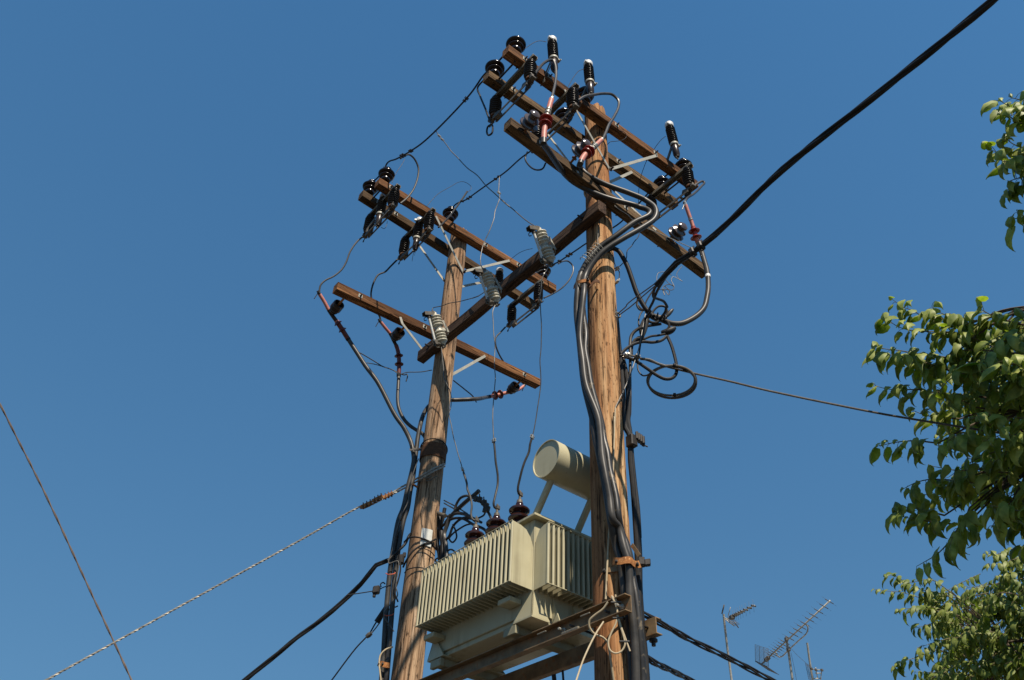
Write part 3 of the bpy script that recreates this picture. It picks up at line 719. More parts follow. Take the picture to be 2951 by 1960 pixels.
def clipon(o, label, t, s=.02, mat='grey_steel', name='connector'):
    p, d = at(label, t); return clip(o, p, d, s, mat, name)

# line conductors from pole to pole
G = 'line conductors strung between the two poles'
LB = 'black conductor from the leftmost right pole insulators down to those of the left pole'
o = wire('conductor', LB, 'wire', [(2.90, YA1 - .02, 8.468), (2.90, YA1 + .05, 8.47), (2.90, YA2, 8.46), ('K1', 200, 610), ('K1', 20, 860), ('F', 985, 320), ('K4', 820, 70), ('K4', 640, 170), ('K4', 520, 225), (2.895, YB1 + .06, 8.885), (2.892, YB2, 8.905)], 'x', 2.9, None, .0105, 'cable_black', G)
for k, s_ in ((.285, .016), (.30, .014), (.645, .016), (.66, .016), (.715, .02), (.73, .02), (.9, .014)): clipon(o, LB, k, s_, 'dark_steel')
LB = 'black conductor reaching the left pole at the grey rod above its front crossarm'
o = wire('conductor', LB, 'wire', [(3.925, YA1, 8.53), (3.925, YA2, 8.53), ('F', 1300, 270, 3.92), ('F', 1240, 335, 3.92), ('K4', 2240, 165), ('K4', 2050, 335), ('K4', 1800, 510), ('K4', 1640, 625), ('K4', 1550, 690), ('K4', 1400, 760), (3.97, YB1, 8.89)], 'x', 3.92, None, .0095, 'cable_black', G)
for k in (.60, .625, .83, .85, .90): clipon(o, LB, k, .0145, 'dark_steel')
LB = 'black conductor passing behind the right pole to the insulator behind the tie beam'
o = wire('conductor', LB, 'wire', [(5.594, YA1, 8.63), (5.594, YA2, 8.635), ('K3', 640, 390), ('K3', 500, 490), ('K3', 160, 690), ('K6', 2050, 770), ('K6', 1870, 890), ('K6', 1740, 975), ('K6', 1640, 1020), (5.655, YB1, 8.895)], 'x', 5.6, None, .0105, 'cable_black', G)
for k in (.78, .80, .86): clipon(o, LB, k, .019, 'dark_steel')

# leads from the conductors and switch terminals
G = 'black jumper cables at the switches'
wire('jumper_cable', 'black cable dropping from the leftmost line conductor to the looped ring under the left arm', 'cable', [(2.9, 4.60, 8.40), ('K1', 120, 770), ('K1', 150, 880), ('K1', 220, 1050), ('K1', 275, 1200), ('K1', 295, 1245), ('K1', 250, 1280), ('K1', 237, 1340), ('K1', 262, 1388), ('K1', 300, 1365), ('K1', 315, 1300), ('K1', 300, 1240)], 'x', 2.9, 3.0, .0105, 'cable_black', G)
wire('jumper_cable', 'black cable arching down from the left conductor to the far left switch front terminal', 'cable', [('K4', 690, 165), ('K4', 740, 130), ('K4', 810, 118), ('K4', 870, 170), ('K4', 920, 280), ('K4', 915, 400), ('K4', 860, 560), ('K4', 770, 680), ('K4', 690, 745)], 'y', 6.5, 6.62, .0125, 'cable_grey', G)
wire('jumper_cable', 'straight grey rod like cable rising from the left pole middle switch past the disc', 'cable', [('K4', 1552, 592), ('K4', 1480, 700), ('K4', 1400, 810), ('K4', 1290, 950), ('K4', 1180, 1055)], 'y', 6.55, 6.66, .013, 'cable_grey', G)
wire('jumper_cable', 'black cable looping out at the right end of the left pole beside the tie beam', 'cable', [('K6', 1730, 1010), ('K6', 1800, 972), ('K6', 1890, 970), ('K6', 1955, 1030), ('K6', 1972, 1110), ('K6', 1920, 1250), ('K6', 1800, 1390), ('K6', 1650, 1490), ('K6', 1500, 1562)], 'y', 6.75, 6.66, .0115, 'cable_grey', G)
wire('jumper_cable', 'black cable hanging from the far left switch to the leftmost red termination', 'cable', [('K4', 210, 1170), ('K4', 130, 1240), ('K4', 40, 1370), ('K5', 530, 20), ('K5', 470, 120), ('K5', 370, 205), ('K5', 260, 260), ('K5', 205, 310), ('K5', 188, 350), ('K5', 182, 400), ('K5', 186, 430)], 'y', 7.30, 7.40, .011, 'cable_grey', G)
wire('jumper_cable', 'black cable falling behind the lower left arm to the second red termination', 'cable', [('K4', 650, 1470), ('K4', 590, 1530), ('K5', 1180, 0), ('K5', 1100, 80), ('K5', 1030, 150), ('K5', 940, 190), ('K5', 890, 270), ('K5', 855, 380), ('K5', 850, 470), ('K5', 900, 620), ('K5', 960, 730), ('K5', 974, 790)], 'y', 7.33, 7.42, .0115, 'cable_black', G)
wire('jumper_cable', 'bent black cable from the right switch of the left pole to behind the lower arm', 'cable', [('K7', 925, 550), ('K7', 860, 620), ('K7', 800, 690), ('K7', 800, 780), ('K7', 830, 870), ('K7', 865, 940), ('K7', 960, 1080), ('K7', 1100, 1230), ('K7', 1170, 1290)], 'y', 7.32, 7.40, .011, 'cable_black', G)
wire('jumper_cable', 'thick grey cable looping over the leftmost white capped arrester', 'cable', [('K1', 860, 590), ('K1', 900, 540), ('K1', 970, 460), ('K1', 1040, 420), ('K1', 1090, 420), ('K1', 1120, 480), ('K1', 1132, 600), ('K1', 1120, 720), ('K1', 1100, 810), ('K1', 1080, 900)], 'y', 3.88, 3.72, .0155, 'cable_grey', G)
wire('jumper_cable', 'thick grey cable arching out to the right of the right pole top', 'cable', [('K1', 1420, 940), ('K1', 1500, 890), ('K1', 1620, 865), ('K1', 1760, 850), ('K1', 1860, 865), ('K1', 1930, 930), ('K1', 1940, 1010), ('K1', 1880, 1150), ('K1', 1810, 1260), ('K1', 1775, 1350), ('K1', 1740, 1430)], 'y', 3.86, 3.70, .0155, 'cable_grey', G)
wire('jumper_cable', 'short grey cable hooking round the right end of the topmost crossarms', 'cable', [('K2', 1560, 1290), ('K2', 1620, 1245), ('K2', 1680, 1222), ('K2', 1700, 1235), ('K2', 1660, 1290), ('K2', 1570, 1380), ('K2', 1480, 1440), ('K3', 1440, 160)], 'y', 3.86, 3.74, .014, 'cable_grey', G)

# red cable terminations
def termination(label, pts, ax, c0, c1, sheds_, secs, group='red cable terminations', extra=None):
    p = smooth(path(pts, ax, c0, c1), 8); q, L = resample(p, .012); n_ = len(q) - 1
    t = thing('cable_termination', label, 'termination', q[0], group)
    for (t0, t1, r, mat, nm) in secs:
        seg = q[int(t0 * n_):int(t1 * n_) + 1]; mb = MB(); mb.tube(seg, r, 14); mb.build(nm, M[mat], t)
    for (ts, r, mat) in sheds_:
        i = min(n_ - 1, int(ts * n_)); d = (q[i+1] - q[max(i-1, 0)]).normalized(); mb = MB()
        mb.lathe(q[i], d, [(.022, -.012), (.03, -.008), (r * .7, .004), (r, .016), (r * .98, .021), (r * .62, .014), (.028, .008), (.022, .016)], 30); mb.build('shed', M[mat], t)
    i = 2; d = (q[3] - q[0]).normalized(); mb = MB(); mb.lathe(q[0] - d * .05, d, [(0, 0), (.014, 0), (.016, .02), (.02, .022), (.02, .05), (.012, .052), (.012, .07), (0, .07)], 8)
    mb.bar(q[0] - d * .03, q[0] - d * .03 + Vector((-.02, .03, -.10)), .009, .009, (1, 0, 0), .002); mb.build('lug', M['bright_metal' if extra else 'dark_steel'], t)
    for (ts, r) in (extra or []):
        i = min(n_ - 1, int(ts * n_)); d = (q[i+1] - q[max(i-1, 0)]).normalized(); mb = MB()
        mb.lathe(q[i], d, [(.02, -.012), (r, -.012), (r, -.006), (r * .9, -.004), (r * .9, .004), (r, .006), (r, .012), (.02, .012)], 18); mb.build('metal_band', M['bright_metal'], t)
    return q
RT = 'red_tube'
tA = termination('big red termination with grey metal bands, leftmost on the right pole', [('K1', 1072, 925), ('K1', 1050, 1000), ('K1', 1015, 1130), ('K1', 990, 1260), ('K1', 975, 1380), ('K1', 970, 1500)], 'y', 3.72, 3.74,
    [(.48, .066, 'red_shed'), (.60, .062, 'red_shed')], [(.0, .24, .026, RT, 'sleeve'), (.24, .46, .024, 'galv', 'sleeve'), (.46, .68, .030, 'red_shed', 'sleeve'), (.66, .93, .027, RT, 'sleeve'), (.92, 1, .030, 'cable_grey', 'cable_end')], extra=[(.28, .031), (.36, .033), (.44, .031)])
tB = termination('red termination in front of the right pole top', [('K2', 368, 690), ('K2', 310, 745), ('K2', 230, 820), ('K2', 160, 880), ('K2', 120, 940), ('K2', 98, 1000)], 'y', 3.70, 3.74,
    [(.50, .062, 'red_shed'), (.62, .058, 'red_shed')], [(.0, .24, .023, RT, 'sleeve'), (.24, .48, .023, 'galv', 'sleeve'), (.46, .72, .027, 'red_shed', 'sleeve'), (.68, .96, .028, RT, 'sleeve'), (.94, 1, .030, 'cable_grey', 'cable_end')], extra=[(.28, .029), (.34, .031), (.44, .029)])
tC = termination('red termination with two discs by the overhead cable right of the right pole', [('K3', 1460, 185), ('K3', 1500, 300), ('K3', 1545, 430), ('K3', 1570, 520), ('K3', 1600, 620), ('K3', 1640, 710), ('K3', 1665, 780)], 'y', 3.74, 3.78,
    [(.55, .062, 'red_shed'), (.70, .062, 'red_shed')], [(.0, .5, .021, RT, 'sleeve'), (.48, .75, .027, 'red_shed', 'sleeve'), (.73, .95, .028, RT, 'sleeve'), (.94, 1, .030, 'cable_grey', 'cable_end')], extra=[(.33, .025)])
tD = termination('leftmost red termination hanging off the lower arm tip of the left pole', [('K5', 185, 442), ('K5', 250, 545), ('K5', 300, 640), ('K5', 360, 730), ('K5', 425, 820), ('K5', 490, 920), ('K5', 540, 1000), ('K5', 560, 1030)], 'y', 7.42, 7.46,
    [(.62, .052, 'red_dark'), (.76, .052, 'red_dark')], [(.0, .36, .022, RT, 'sleeve'), (.35, .60, .024, 'support_dark', 'sleeve'), (.58, .66, .026, RT, 'sleeve'), (.64, .98, .029, 'red_dark', 'sleeve'), (.97, 1, .03, 'cable_black', 'cable_end')])
tE = termination('dark red curved termination under the lower left pole arm, second from the left', [('K5', 975, 800), ('K5', 1030, 870), ('K5', 1095, 950), ('K5', 1140, 1040), ('K5', 1180, 1120), ('K5', 1205, 1230), ('K5', 1210, 1350), ('K5', 1205, 1500)], 'y', 7.42, 7.46,
    [(.62, .055, 'red_dark'), (.76, .055, 'red_dark')], [(.0, .25, .020, RT, 'sleeve'), (.24, .45, .022, 'support_dark', 'sleeve'), (.44, .97, .026, 'red_dark', 'sleeve'), (.96, 1, .027, 'cable_black', 'cable_end')])
tF = termination('horizontal red termination under the right end of the lower left pole arm', [('K7', 1160, 1310), ('K7', 1110, 1350), ('K7', 1040, 1375), ('K7', 950, 1395), ('K7', 850, 1420), ('K7', 700, 1452)], 'y', 7.40, 7.46,
    [(.66, .062, 'red_dark'), (.80, .062, 'red_dark')], [(.0, .25, .02, RT, 'sleeve'), (.24, .46, .022, 'support_dark', 'sleeve'), (.45, .97, .024, RT, 'sleeve'), (.96, 1, .026, 'cable_black', 'cable_end')])

# insulators that hold the terminations off the lower arms
su = thing('support_insulator', 'x', 'insulator', (0, 0, 0), 'insulators holding the red terminations')
mb = MB(); mb.tube([(0, 0, -.08), (0, 0, .09)], .013, 10); mb.lathe((0, 0, -.01), (0, 0, 1), [(0, 0), (.03, 0), (.03, .01), (0, .01)], 8); mb.build('pin', M['rust'], su)
mb = MB(); mb.lathe((0, 0, 0), (0, 0, 1), [(0, .06), (.04, .06), (.06, .05), (.085, .062), (.098, .08), (.098, .092), (.075, .105), (.06, .115), (.066, .125), (.082, .135), (.084, .148), (.062, .16), (.045, .17), (.045, .185), (.056, .195), (.054, .215), (.03, .23), (0, .232)], 32); mb.build('porcelain', M['support'], su)
place(su, [(T3(on('K1', 730, 1335, 'y', 3.99), rx=84, rz=-12), 'grey glazed insulator holding the big banded red termination'),
           (T3(on('K2', 120, 1010, 'y', 3.99) + Vector((-.10, 0, .03)), rx=84, rz=-6), 'grey glazed insulator behind the red termination at the right pole top'),
           (T3(on('K3', 1270, 628, 'y', 3.99), rx=84, rz=-8), 'grey glazed insulator on the right part of the lower arm, under the two red discs')])
sp = thing('spool_insulator', 'x', 'insulator', (0, 0, 0), 'dark spool insulators under the lower left arm')
mb = MB(); mb.tube([(0, 0, -.09), (0, 0, .12)], .014, 10); mb.build('pin', M['rust'], sp)
mb = MB(); mb.lathe((0, 0, 0), (0, 0, 1), [(.02, .10), (.05, .095), (.052, .02), (.066, .018), (.070, .03), (.070, .062), (.064, .068), (.070, .075), (.070, .115), (.062, .125), (.05, .13), (.05, .145), (.056, .15), (.05, .165), (0, .166)], 30); mb.build('porcelain', M['support_dark'], sp, auto=60)
place(sp, [(T3(on('K5', 450, 550, 'y', 7.24), rx=-100), 'dark spool insulator below the left tip of the lower left pole arm'),
           (T3(on('K5', 1240, 905, 'y', 7.24), rx=-100), 'dark spool insulator below the lower arm, next to the left pole'),
           (T3(on('K7', 1075, 1290, 'y', 7.24), rx=-100), 'dark spool insulator below the right tip of the lower left pole arm')])

# ------------------------------------------------------------------ thick cables of the near (right) pole
G = 'thick power cables running down the right pole'
LB_A = 'thick grey cable curving from the banded red termination across the lower arm and down'
wire('power_cable', LB_A, 'cable', [tuple(tA[-1] - Vector((0, 0, EYE))), ('K2', -40, 1190, 5.56), ('K2', 100, 1285, 5.62), ('K2', 400, 1420, 5.72), ('K2', 800, 1530, 5.80), ('K3', 860, 208, 5.82), ('K3', 960, 240, 5.82), ('K3', 1000, 275, 5.81), ('K3', 975, 320, 5.80), ('K3', 800, 405, 5.78), ('K3', 560, 580, 5.78), ('K3', 330, 745, 5.80), ('K3', 200, 900, 5.80), ('K3', 105, 1080, 5.82), ('K7', 1862, 30, 5.76), ('K7', 1845, 350, 5.78), ('K7', 1880, 700, 5.78), ('K7', 1905, 950, 5.76), ('K7', 1945, 1300, 5.75), ('M3', 930, 30, 5.74), ('M3', 965, 250, 5.73), ('M3', 1010, 480, 5.72), ('M3', 1065, 740, 5.72), ('M3', 1130, 1100, 5.72), ('M3', 1175, 1400, 5.72), ('M4', 765, 250, 5.79), ('M4', 815, 400, 5.78), ('M4', 832, 550, 5.79), ('M4', 850, 720, 5.80), ('M4', 890, 900, 5.82), ('M4', 905, 1200, 5.84), ('M4', 930, 1568, 5.85), ('M4', 940, 1750, 5.85)], 'n', 5.5, 5.85, .0285, 'cable_grey', G, n=14)
LB_B = 'thick grey cable swinging out from the termination at the right pole top'
wire('power_cable', LB_B, 'cable', [tuple(tB[-1] - Vector((0, 0, EYE))), ('K2', 108, 1055, 5.55), ('K2', 180, 1130, 5.58), ('K2', 400, 1250, 5.66), ('K2', 700, 1360, 5.74), ('K2', 900, 1440, 5.79), ('K3', 940, 120, 5.80), ('K3', 1050, 200, 5.80), ('K3', 1082, 280, 5.79), ('K3', 1050, 370, 5.78), ('K3', 900, 475, 5.76), ('K3', 660, 610, 5.74), ('K3', 410, 770, 5.74), ('K3', 270, 920, 5.76), ('K3', 165, 1100, 5.77), ('K7', 1938, 100, 5.71), ('K7', 1905, 400, 5.72), ('K7', 1885, 680, 5.72), ('K7', 1920, 960, 5.70), ('K7', 1965, 1300, 5.69), ('M3', 1002, 20, 5.68), ('M3', 1032, 250, 5.68), ('M3', 1055, 520, 5.67), ('M3', 1100, 780, 5.66), ('M3', 1150, 1050, 5.66), ('M3', 1190, 1330, 5.66), ('M4', 790, 60, 5.73), ('M4', 850, 280, 5.73), ('M4', 888, 400, 5.73), ('M4', 900, 560, 5.74), ('M4', 905, 760, 5.74), ('M4', 935, 1000, 5.75), ('M4', 958, 1300, 5.76), ('M4', 965, 1568, 5.77), ('M4', 968, 1750, 5.77)], 'n', 5.5, 5.77, .0285, 'cable_grey', G, n=14)
LB_C = 'thick cable on the right side of the twisted bundle, dusty near the steel platform'
wire('power_cable', LB_C, 'cable', [('K3', 110, 1050, 5.9), ('K7', 1905, 100, 5.83), ('K7', 1930, 400, 5.82), ('K7', 1962, 650, 5.77), ('K7', 1955, 850, 5.76), ('K7', 1990, 1050, 5.76), ('K7', 2030, 1300, 5.76), ('M3', 1040, 80, 5.77), ('M3', 1075, 300, 5.76), ('M3', 1120, 480, 5.74), ('M3', 1148, 680, 5.73), ('M3', 1190, 860, 5.72), ('M3', 1232, 1050, 5.71), ('M3', 1262, 1300, 5.71), ('M4', 820, 120, 5.78), ('M4', 868, 240, 5.78), ('M4', 905, 380, 5.78), ('M4', 925, 550, 5.79), ('M4', 962, 750, 5.78), ('M4', 990, 1000, 5.78), ('M4', 1012, 1300, 5.80), ('M4', 1030, 1568, 5.82), ('M4', 1035, 1750, 5.82)], 'n', 5.9, 5.82, .0285, 'cable_dusty', G, n=14)
LB_D = 'thick black cable with a white band hanging in a wide arc right of the pole'
o = wire('power_cable', LB_D, 'cable', [tuple(tC[-1] - Vector((0, 0, EYE))), ('K3', 1700, 900), ('K3', 1740, 1050), ('K3', 1752, 1250), ('K3', 1738, 1360), ('K8', 1388, 25), ('K8', 1320, 108), ('K8', 1200, 190), ('K8', 1080, 236), ('K8', 960, 232), ('K8', 870, 200), ('K8', 800, 170)], 'n', 6.55, 6.1, .0265, 'cable_grey', G, n=14)
p_, d_ = at(LB_D, .295); mb = MB(); mb.tube([p_ - d_ * .02, p_ + d_ * .02], .0285, 14); mb.build('white_band', M['white_cap'], o)
wire('power_cable', 'thick black cable bowing out right of the right pole down to the splices', 'cable', [('K3', 440, 770, 5.88), ('K3', 520, 745, 5.88), ('K3', 590, 775), ('K3', 650, 860), ('K3', 710, 980), ('K3', 770, 1150), ('K3', 830, 1320), ('K3', 900, 1450), ('K3', 960, 1540), ('K8', 660, 70), ('K8', 720, 140)], 'n', 5.95, 6.05, .023, 'cable_black', G, n=12)
# coil ties binding the two curved cables where they reach the pole
o = thing('wire_tie', 'silvery wire turns binding the thick cables to the right pole above its upper clamp', 'wire tie', on('K3', 260, 850, 'n', 5.78), None)
mb = MB()
for k in range(7):
    c_ = on('K3', 345 - k * 30, 745 + k * 30, 'n', 5.78); u = on('K3', 345 - k*30 + 58, 745 + k*30 + 40, 'n', 5.80) - c_
    v = Vector((-.7, -.7, 0)) * .055
    mb.tube([c_ + u * math.cos(a_) * 1.15 + v * math.sin(a_) for a_ in [i * math.pi / 9 - .2 for i in range(11)]], .0038, 6)
mb.build('turns', M['galv'], o)
# pole side conduits on the shaded right flank
G2 = 'black cables down the shaded right flank of the right pole'
wire('side_cable', 'black cable hugging the right flank of the right pole from the wire eye down', 'cable', [('K8', 205, 0, 5.95), ('K8', 250, 150, 5.95), ('K8', 275, 400, 5.97), ('K8', 305, 700, 5.99), ('K8', 330, 1000, 5.99), ('K8', 345, 1300, 5.98), ('K8', 365, 1568, 5.98), ('M3', 1405, 250), ('M3', 1418, 560), ('M3', 1450, 900), ('M3', 1475, 1250), ('M4', 960, 60), ('M4', 975, 330), ('M4', 985, 700), ('M4', 1010, 1100), ('M4', 1040, 1568), ('M4', 1045, 1750)], 'n', 5.95, 5.98, .021, 'cable_black', G2, n=10)
wire('side_cable', 'dark cable from the splice bundle joining the right flank of the right pole', 'cable', [('K8', 330, 690, 6.02), ('K8', 370, 850, 6.02), ('K8', 402, 1050, 6.02), ('K8', 408, 1250, 6.0), ('K8', 400, 1450, 6.0), ('M3', 1385, 60), ('M3', 1410, 220), ('M3', 1432, 520), ('M3', 1470, 900), ('M3', 1505, 1200), ('M3', 1525, 1568), ('M4', 985, 120), ('M4', 995, 340), ('M4', 1000, 700), ('M4', 1035, 1200), ('M4', 1060, 1568), ('M4', 1065, 1750)], 'n', 6.02, 6.0, .024, 'cable_black', G2, n=10)
wire('side_cable', 'greyed cable that runs straight down from the taped splice beside the right pole', 'cable', [('K8', 590, 280, 6.0), ('K8', 520, 310), ('K8', 450, 380), ('K8', 430, 470), ('K8', 432, 700), ('K8', 428, 900), ('K8', 430, 1200), ('K8', 425, 1400), ('M3', 1400, 30), ('M3', 1415, 200), ('M3', 1440, 400), ('M3', 1440, 620)], 'n', 6.0, 6.02, .014, 'cable_grey', G2, n=10)
o = thing('cable_clamp', 'dark toothed clamp block on the right flank of the right pole beside the drum', 'clamp', on('M3', 1440, 320, 'n', 5.98), 'clamps holding cables to the poles')
mb = MB(); c_ = on('M3', 1435, 325, 'n', 5.97); mb.box(c_, I3, (.035, .04, .055), .008)
for k in range(4): mb.box(c_ + Vector((.035 + .012 * k, -.03 - .012 * k, .05 - .016 * k)), ((1, -1, 0), (1, 1, 0), (0, 0, 1)), (.012, .03, .038), .006)
mb.build('jaw', M['dark_steel'], o); mb = MB(); mb.lathe(c_ + Vector((.06, -.06, -.03)), (.5, -.5, -.4), [(0, 0), (.014, 0), (.014, .02), (.006, .021), (.006, .05), (0, .05)], 6); mb.build('bolt', M['dark_steel'], o)

# clamps of the right pole
def band(t, az0, az1, x, y, z, r, h, th, mat, name='strap'):
    mb = MB(); n_ = 20; pr_ = None
    for i in range(n_ + 1):
        an = R_(az0 + (az1 - az0) * i / n_); c, s_ = math.cos(an), math.sin(an)
        b = mb.add([P(x + q_ * c, y + q_ * s_, z + w_) for q_, w_ in ((r, -h/2), (r + th, -h/2), (r + th, h/2), (r, h/2))])
        if pr_ is not None:
            for k in range(4): mb.face([pr_ + k, pr_ + (k+1) % 4, b + (k+1) % 4, b + k], k in (1, 3))
        else: mb.face([b + k for k in range(4)])
        pr_ = b
    mb.face([pr_ + k for k in range(4)]); return mb.build(name, M[mat], t)
def strap(t, pts, ax, c, h, mat, name='strap', th=.006):
    """flat strip along a photo path, standing upright"""
    p = smooth(path(pts, ax, c), 4); mb = MB(); pr_ = None
    for i, q_ in enumerate(p):
        d = (p[min(i+1, len(p)-1)] - p[max(i-1, 0)]).normalized(); s_ = d.cross(Vector((0, 0, 1))).normalized(); up = s_.cross(d)
        b = mb.add([q_ - up*h/2, q_ - up*h/2 + s_*th, q_ + up*h/2 + s_*th, q_ + up*h/2])
        if pr_ is not None:
            for k in range(4): mb.face([pr_ + k, pr_ + (k+1) % 4, b + (k+1) % 4, b + k], k in (1, 3))
        else: mb.face([b + k for k in range(4)])
        pr_ = b
    mb.face([pr_ + k for k in range(4)]); return mb.build(name, M[mat], t)
def bolt(t, p, d, s=.012, L=.04, mat='dark_steel'):
    mb = MB(); mb.lathe(p, d, [(0, -.01), (s * 1.1, -.01), (s * 1.1, 0), (s, .001), (s, s), (s * .55, s * 1.05), (s * .55, L), (0, L)], 6); return mb.build('bolt', M[mat], t)
t = thing('cable_clamp', 'rusty brown strap clamp gripping the thick cables high on the right pole', 'clamp', on('K3', 130, 1165, 'n', 5.74), 'clamps holding cables to the poles')
strap(t, [('K3', 20, 1250, 5.86), ('K3', 55, 1190, 5.76), ('K3', 120, 1170, 5.70), ('K3', 190, 1160, 5.72), ('K3', 225, 1185, 5.80)], 'n', 5.74, .036, 'rust')
strap(t, [('K3', 190, 1245, 5.80), ('K3', 240, 1215, 5.80), ('K3', 300, 1165, 5.79), ('K3', 345, 1180, 5.83)], 'n', 5.8, .032, 'rust_dark'); bolt(t, on('K3', 195, 1150, 'n', 5.71), (-.7, -.7, .1), .013, .035)
t = thing('cable_clamp', 'orange rusted strap clamp round the thick cables above the steel platform', 'clamp', on('M4', 860, 400, 'n', 5.70), 'clamps holding cables to the poles')
strap(t, [('M4', 742, 400, 5.74), ('M4', 770, 402, 5.71), ('M4', 815, 402, 5.69), ('M4', 860, 392, 5.68), ('M4', 905, 392, 5.69), ('M4', 935, 420, 5.72), ('M4', 965, 435, 5.76), ('M4', 1000, 430, 5.78)], 'n', 5.7, .052, 'rust'); bolt(t, on('M4', 772, 403, 'n', 5.70), (-.7, -.7, 0), .011, .02); bolt(t, on('M4', 978, 432, 'n', 5.74), (-.7, -.7, 0), .012, .03)
strap(t, [('M4', 645, 500, 5.87), ('M4', 690, 490, 5.855), ('M4', 780, 480, 5.84), ('M4', 850, 478, 5.84), ('M4', 940, 450, 5.86), ('M4', 1010, 430, 5.9)], 'n', 5.85, .036, 'channel', 'back_plate'); bolt(t, on('M4', 652, 500, 'n', 5.85), (-.7, -.7, 0), .013, .03)
mb = MB(); c_ = on('M4', 1020, 410, 'n', 5.86); mb.box(c_, ((1, -1, 0), (1, 1, 0), (0, 0, 1)), (.022, .03, .03), .004); mb.box(c_ + Vector((.03, -.03, -.005)), ((1, -1, .2), (1, 1, 0), (0, 0, 1)), (.022, .02, .024), .005); mb.build('jaw', M['dark_steel'], t)
strap(t, [('M4', 925, 240, 5.9), ('M4', 960, 290, 5.88), ('M4', 1000, 350, 5.86)], 'n', 5.88, .03, 'channel', 'arm_plate')

# bonding wires lying on and off the right pole
wire('bonding_wire', 'thin dark wire dropping from the beam end down the face of the right pole', 'wire', [('K3', 430, 150), ('K3', 385, 180), ('K3', 360, 250), ('K3', 355, 350), ('K3', 340, 480), ('K3', 325, 600), ('K3', 330, 700)], 'n', 5.80, 5.845, .0042, 'wire_grey', None)
wire('bonding_wire', 'pale wire slung under the lower arm out to the big hanging cable', 'wire', [('K3', 540, 190), ('K3', 610, 245), ('K3', 700, 300), ('K3', 775, 370), ('K3', 880, 440), ('K3', 1000, 500), ('K3', 1180, 575), ('K3', 1400, 675), ('K3', 1600, 762), ('K3', 1665, 775)], 'y', 3.95, 3.80, .0045, 'wire_strand')
o = wire('bonding_wire', 'kinked thin dark wire hanging under the lower arm to a bolted clip', 'wire', [('K3', 862, 545), ('K3', 850, 590), ('K3', 795, 660), ('K3', 760, 715), ('K3', 705, 775), ('K3', 695, 870), ('K3', 640, 945), ('K3', 580, 1000), ('K3', 575, 1010), ('K3', 600, 1040), ('K3', 605, 1090), ('K3', 590, 1150), ('K3', 570, 1185)], 'y', 4.0, 4.08, .0048, 'cable_black')
clipon(o, 'kinked thin dark wire hanging under the lower arm to a bolted clip', .80, .018, 'bright_metal'); clipon(o, 'kinked thin dark wire hanging under the lower arm to a bolted clip', .985, .02, 'bright_metal')
wire('bonding_wire', 'fine wire at the right edge of the right pole reaching the bolted clip', 'wire', [('K3', 500, 770), ('K3', 530, 860), ('K3', 545, 940), ('K3', 575, 1005), ('K3', 590, 1025)], 'n', 5.9, 5.97, .0036, 'cable_black')

# service cable from overhead, tied back to the right pole
LB_O = 'thick black twisted overhead cable running up to the top right corner of the picture'
PE = on('K8', 250, 130, 'n', 5.93)
def zp(lst, z0, z1): return lst
ov = [('K3', 1300, 950, 6.72), ('K3', 1420, 875, 6.80), ('K3', 1600, 745, 6.86), ('K3', 1900, 500, 6.9), ('K3', 2240, 235, 6.9)]
pts_ = [on('K3', 1075, 1225, 'z', 4.83), on('K3', 1200, 1085, 'z', 4.88), on('K3', 1340, 935, 'z', 4.92), on('K3', 1480, 845, 'z', 4.94), on('K3', 1700, 680, 'z', 4.97), on('K3', 1950, 470, 'z', 5.0), on('F', 1800, 395, 'z', 5.03), on('F', 2000, 235, 'z', 5.08), on('F', 2200, 75, 'z', 5.13), on('F', 2295, -5, 'z', 5.16), on('F', 2500, -190, 'z', 5.25)]
mb = MB(); strands(mb, smooth(pts_, 6), 4, .0128, .0132, 1.5, 10)
o = tag(plain(mb, 'overhead_cable', M['cable_black'], pts_[0]), LB_O, 'cable'); W_[LB_O] = smooth(pts_, 6)
for k in (.115, .135): 
    p_, d_ = at(LB_O, k); mb = MB(); mb.box(p_, frame(d_), (.034, .032, .022), .009)
    for e_ in (-1, 1): mb.lathe(p_ + Vector((0, 0, .04 * e_)), (.3 * e_, -.4, e_), [(0, -.03), (.012, -.03), (.012, 0), (.007, .001), (.007, .03), (0, .03)], 6)
    mb.build('dead_end_clamp', M['dark_steel'], o)
G = 'tie wires from the overhead cable clamp to the right pole'
wire('tie_wire', 'upper grey tie wire from the overhead cable clamp to the eye on the right pole', 'wire', [('K8', 275, 105, 5.93), ('K8', 380, 10), ('K3', 700, 1470), ('K3', 1040, 1215), ('K3', 1180, 1110), tuple(on('K3', 1330, 960, 'z', 4.93) - Vector((0, 0, EYE)))], 'n', 5.93, None, .0055, 'wire_grey', G)
wire('tie_wire', 'lower grey tie wire from the overhead cable clamp to the eye on the right pole', 'wire', [('K8', 290, 125, 5.93), ('K8', 400, 45), ('K3', 720, 1520), ('K3', 1050, 1240), ('K3', 1200, 1120), tuple(on('K3', 1350, 975, 'z', 4.93) - Vector((0, 0, EYE)))], 'n', 5.93, None, .0055, 'wire_grey', G)
t = thing('eye_bolt', 'grey eye bolt on the right flank of the right pole holding the tie wires', 'bolt', PE)
mb = MB(); c_ = on('K8', 262, 125, 'n', 5.94); mb.tube([c_ + Vector((.03 * math.cos(k), -.012 * math.cos(k), .03 * math.sin(k))) for k in [i * .35 for i in range(19)]], .009, 8); mb.build('ring', M['grey_steel'], t)
mb = MB(); mb.bar(c_ + Vector((-.03, .02, -.02)), c_ + Vector((-.10, .08, -.05)), .02, .02, (0, 0, 1), .003); mb.build('shank', M['dark_steel'], t)

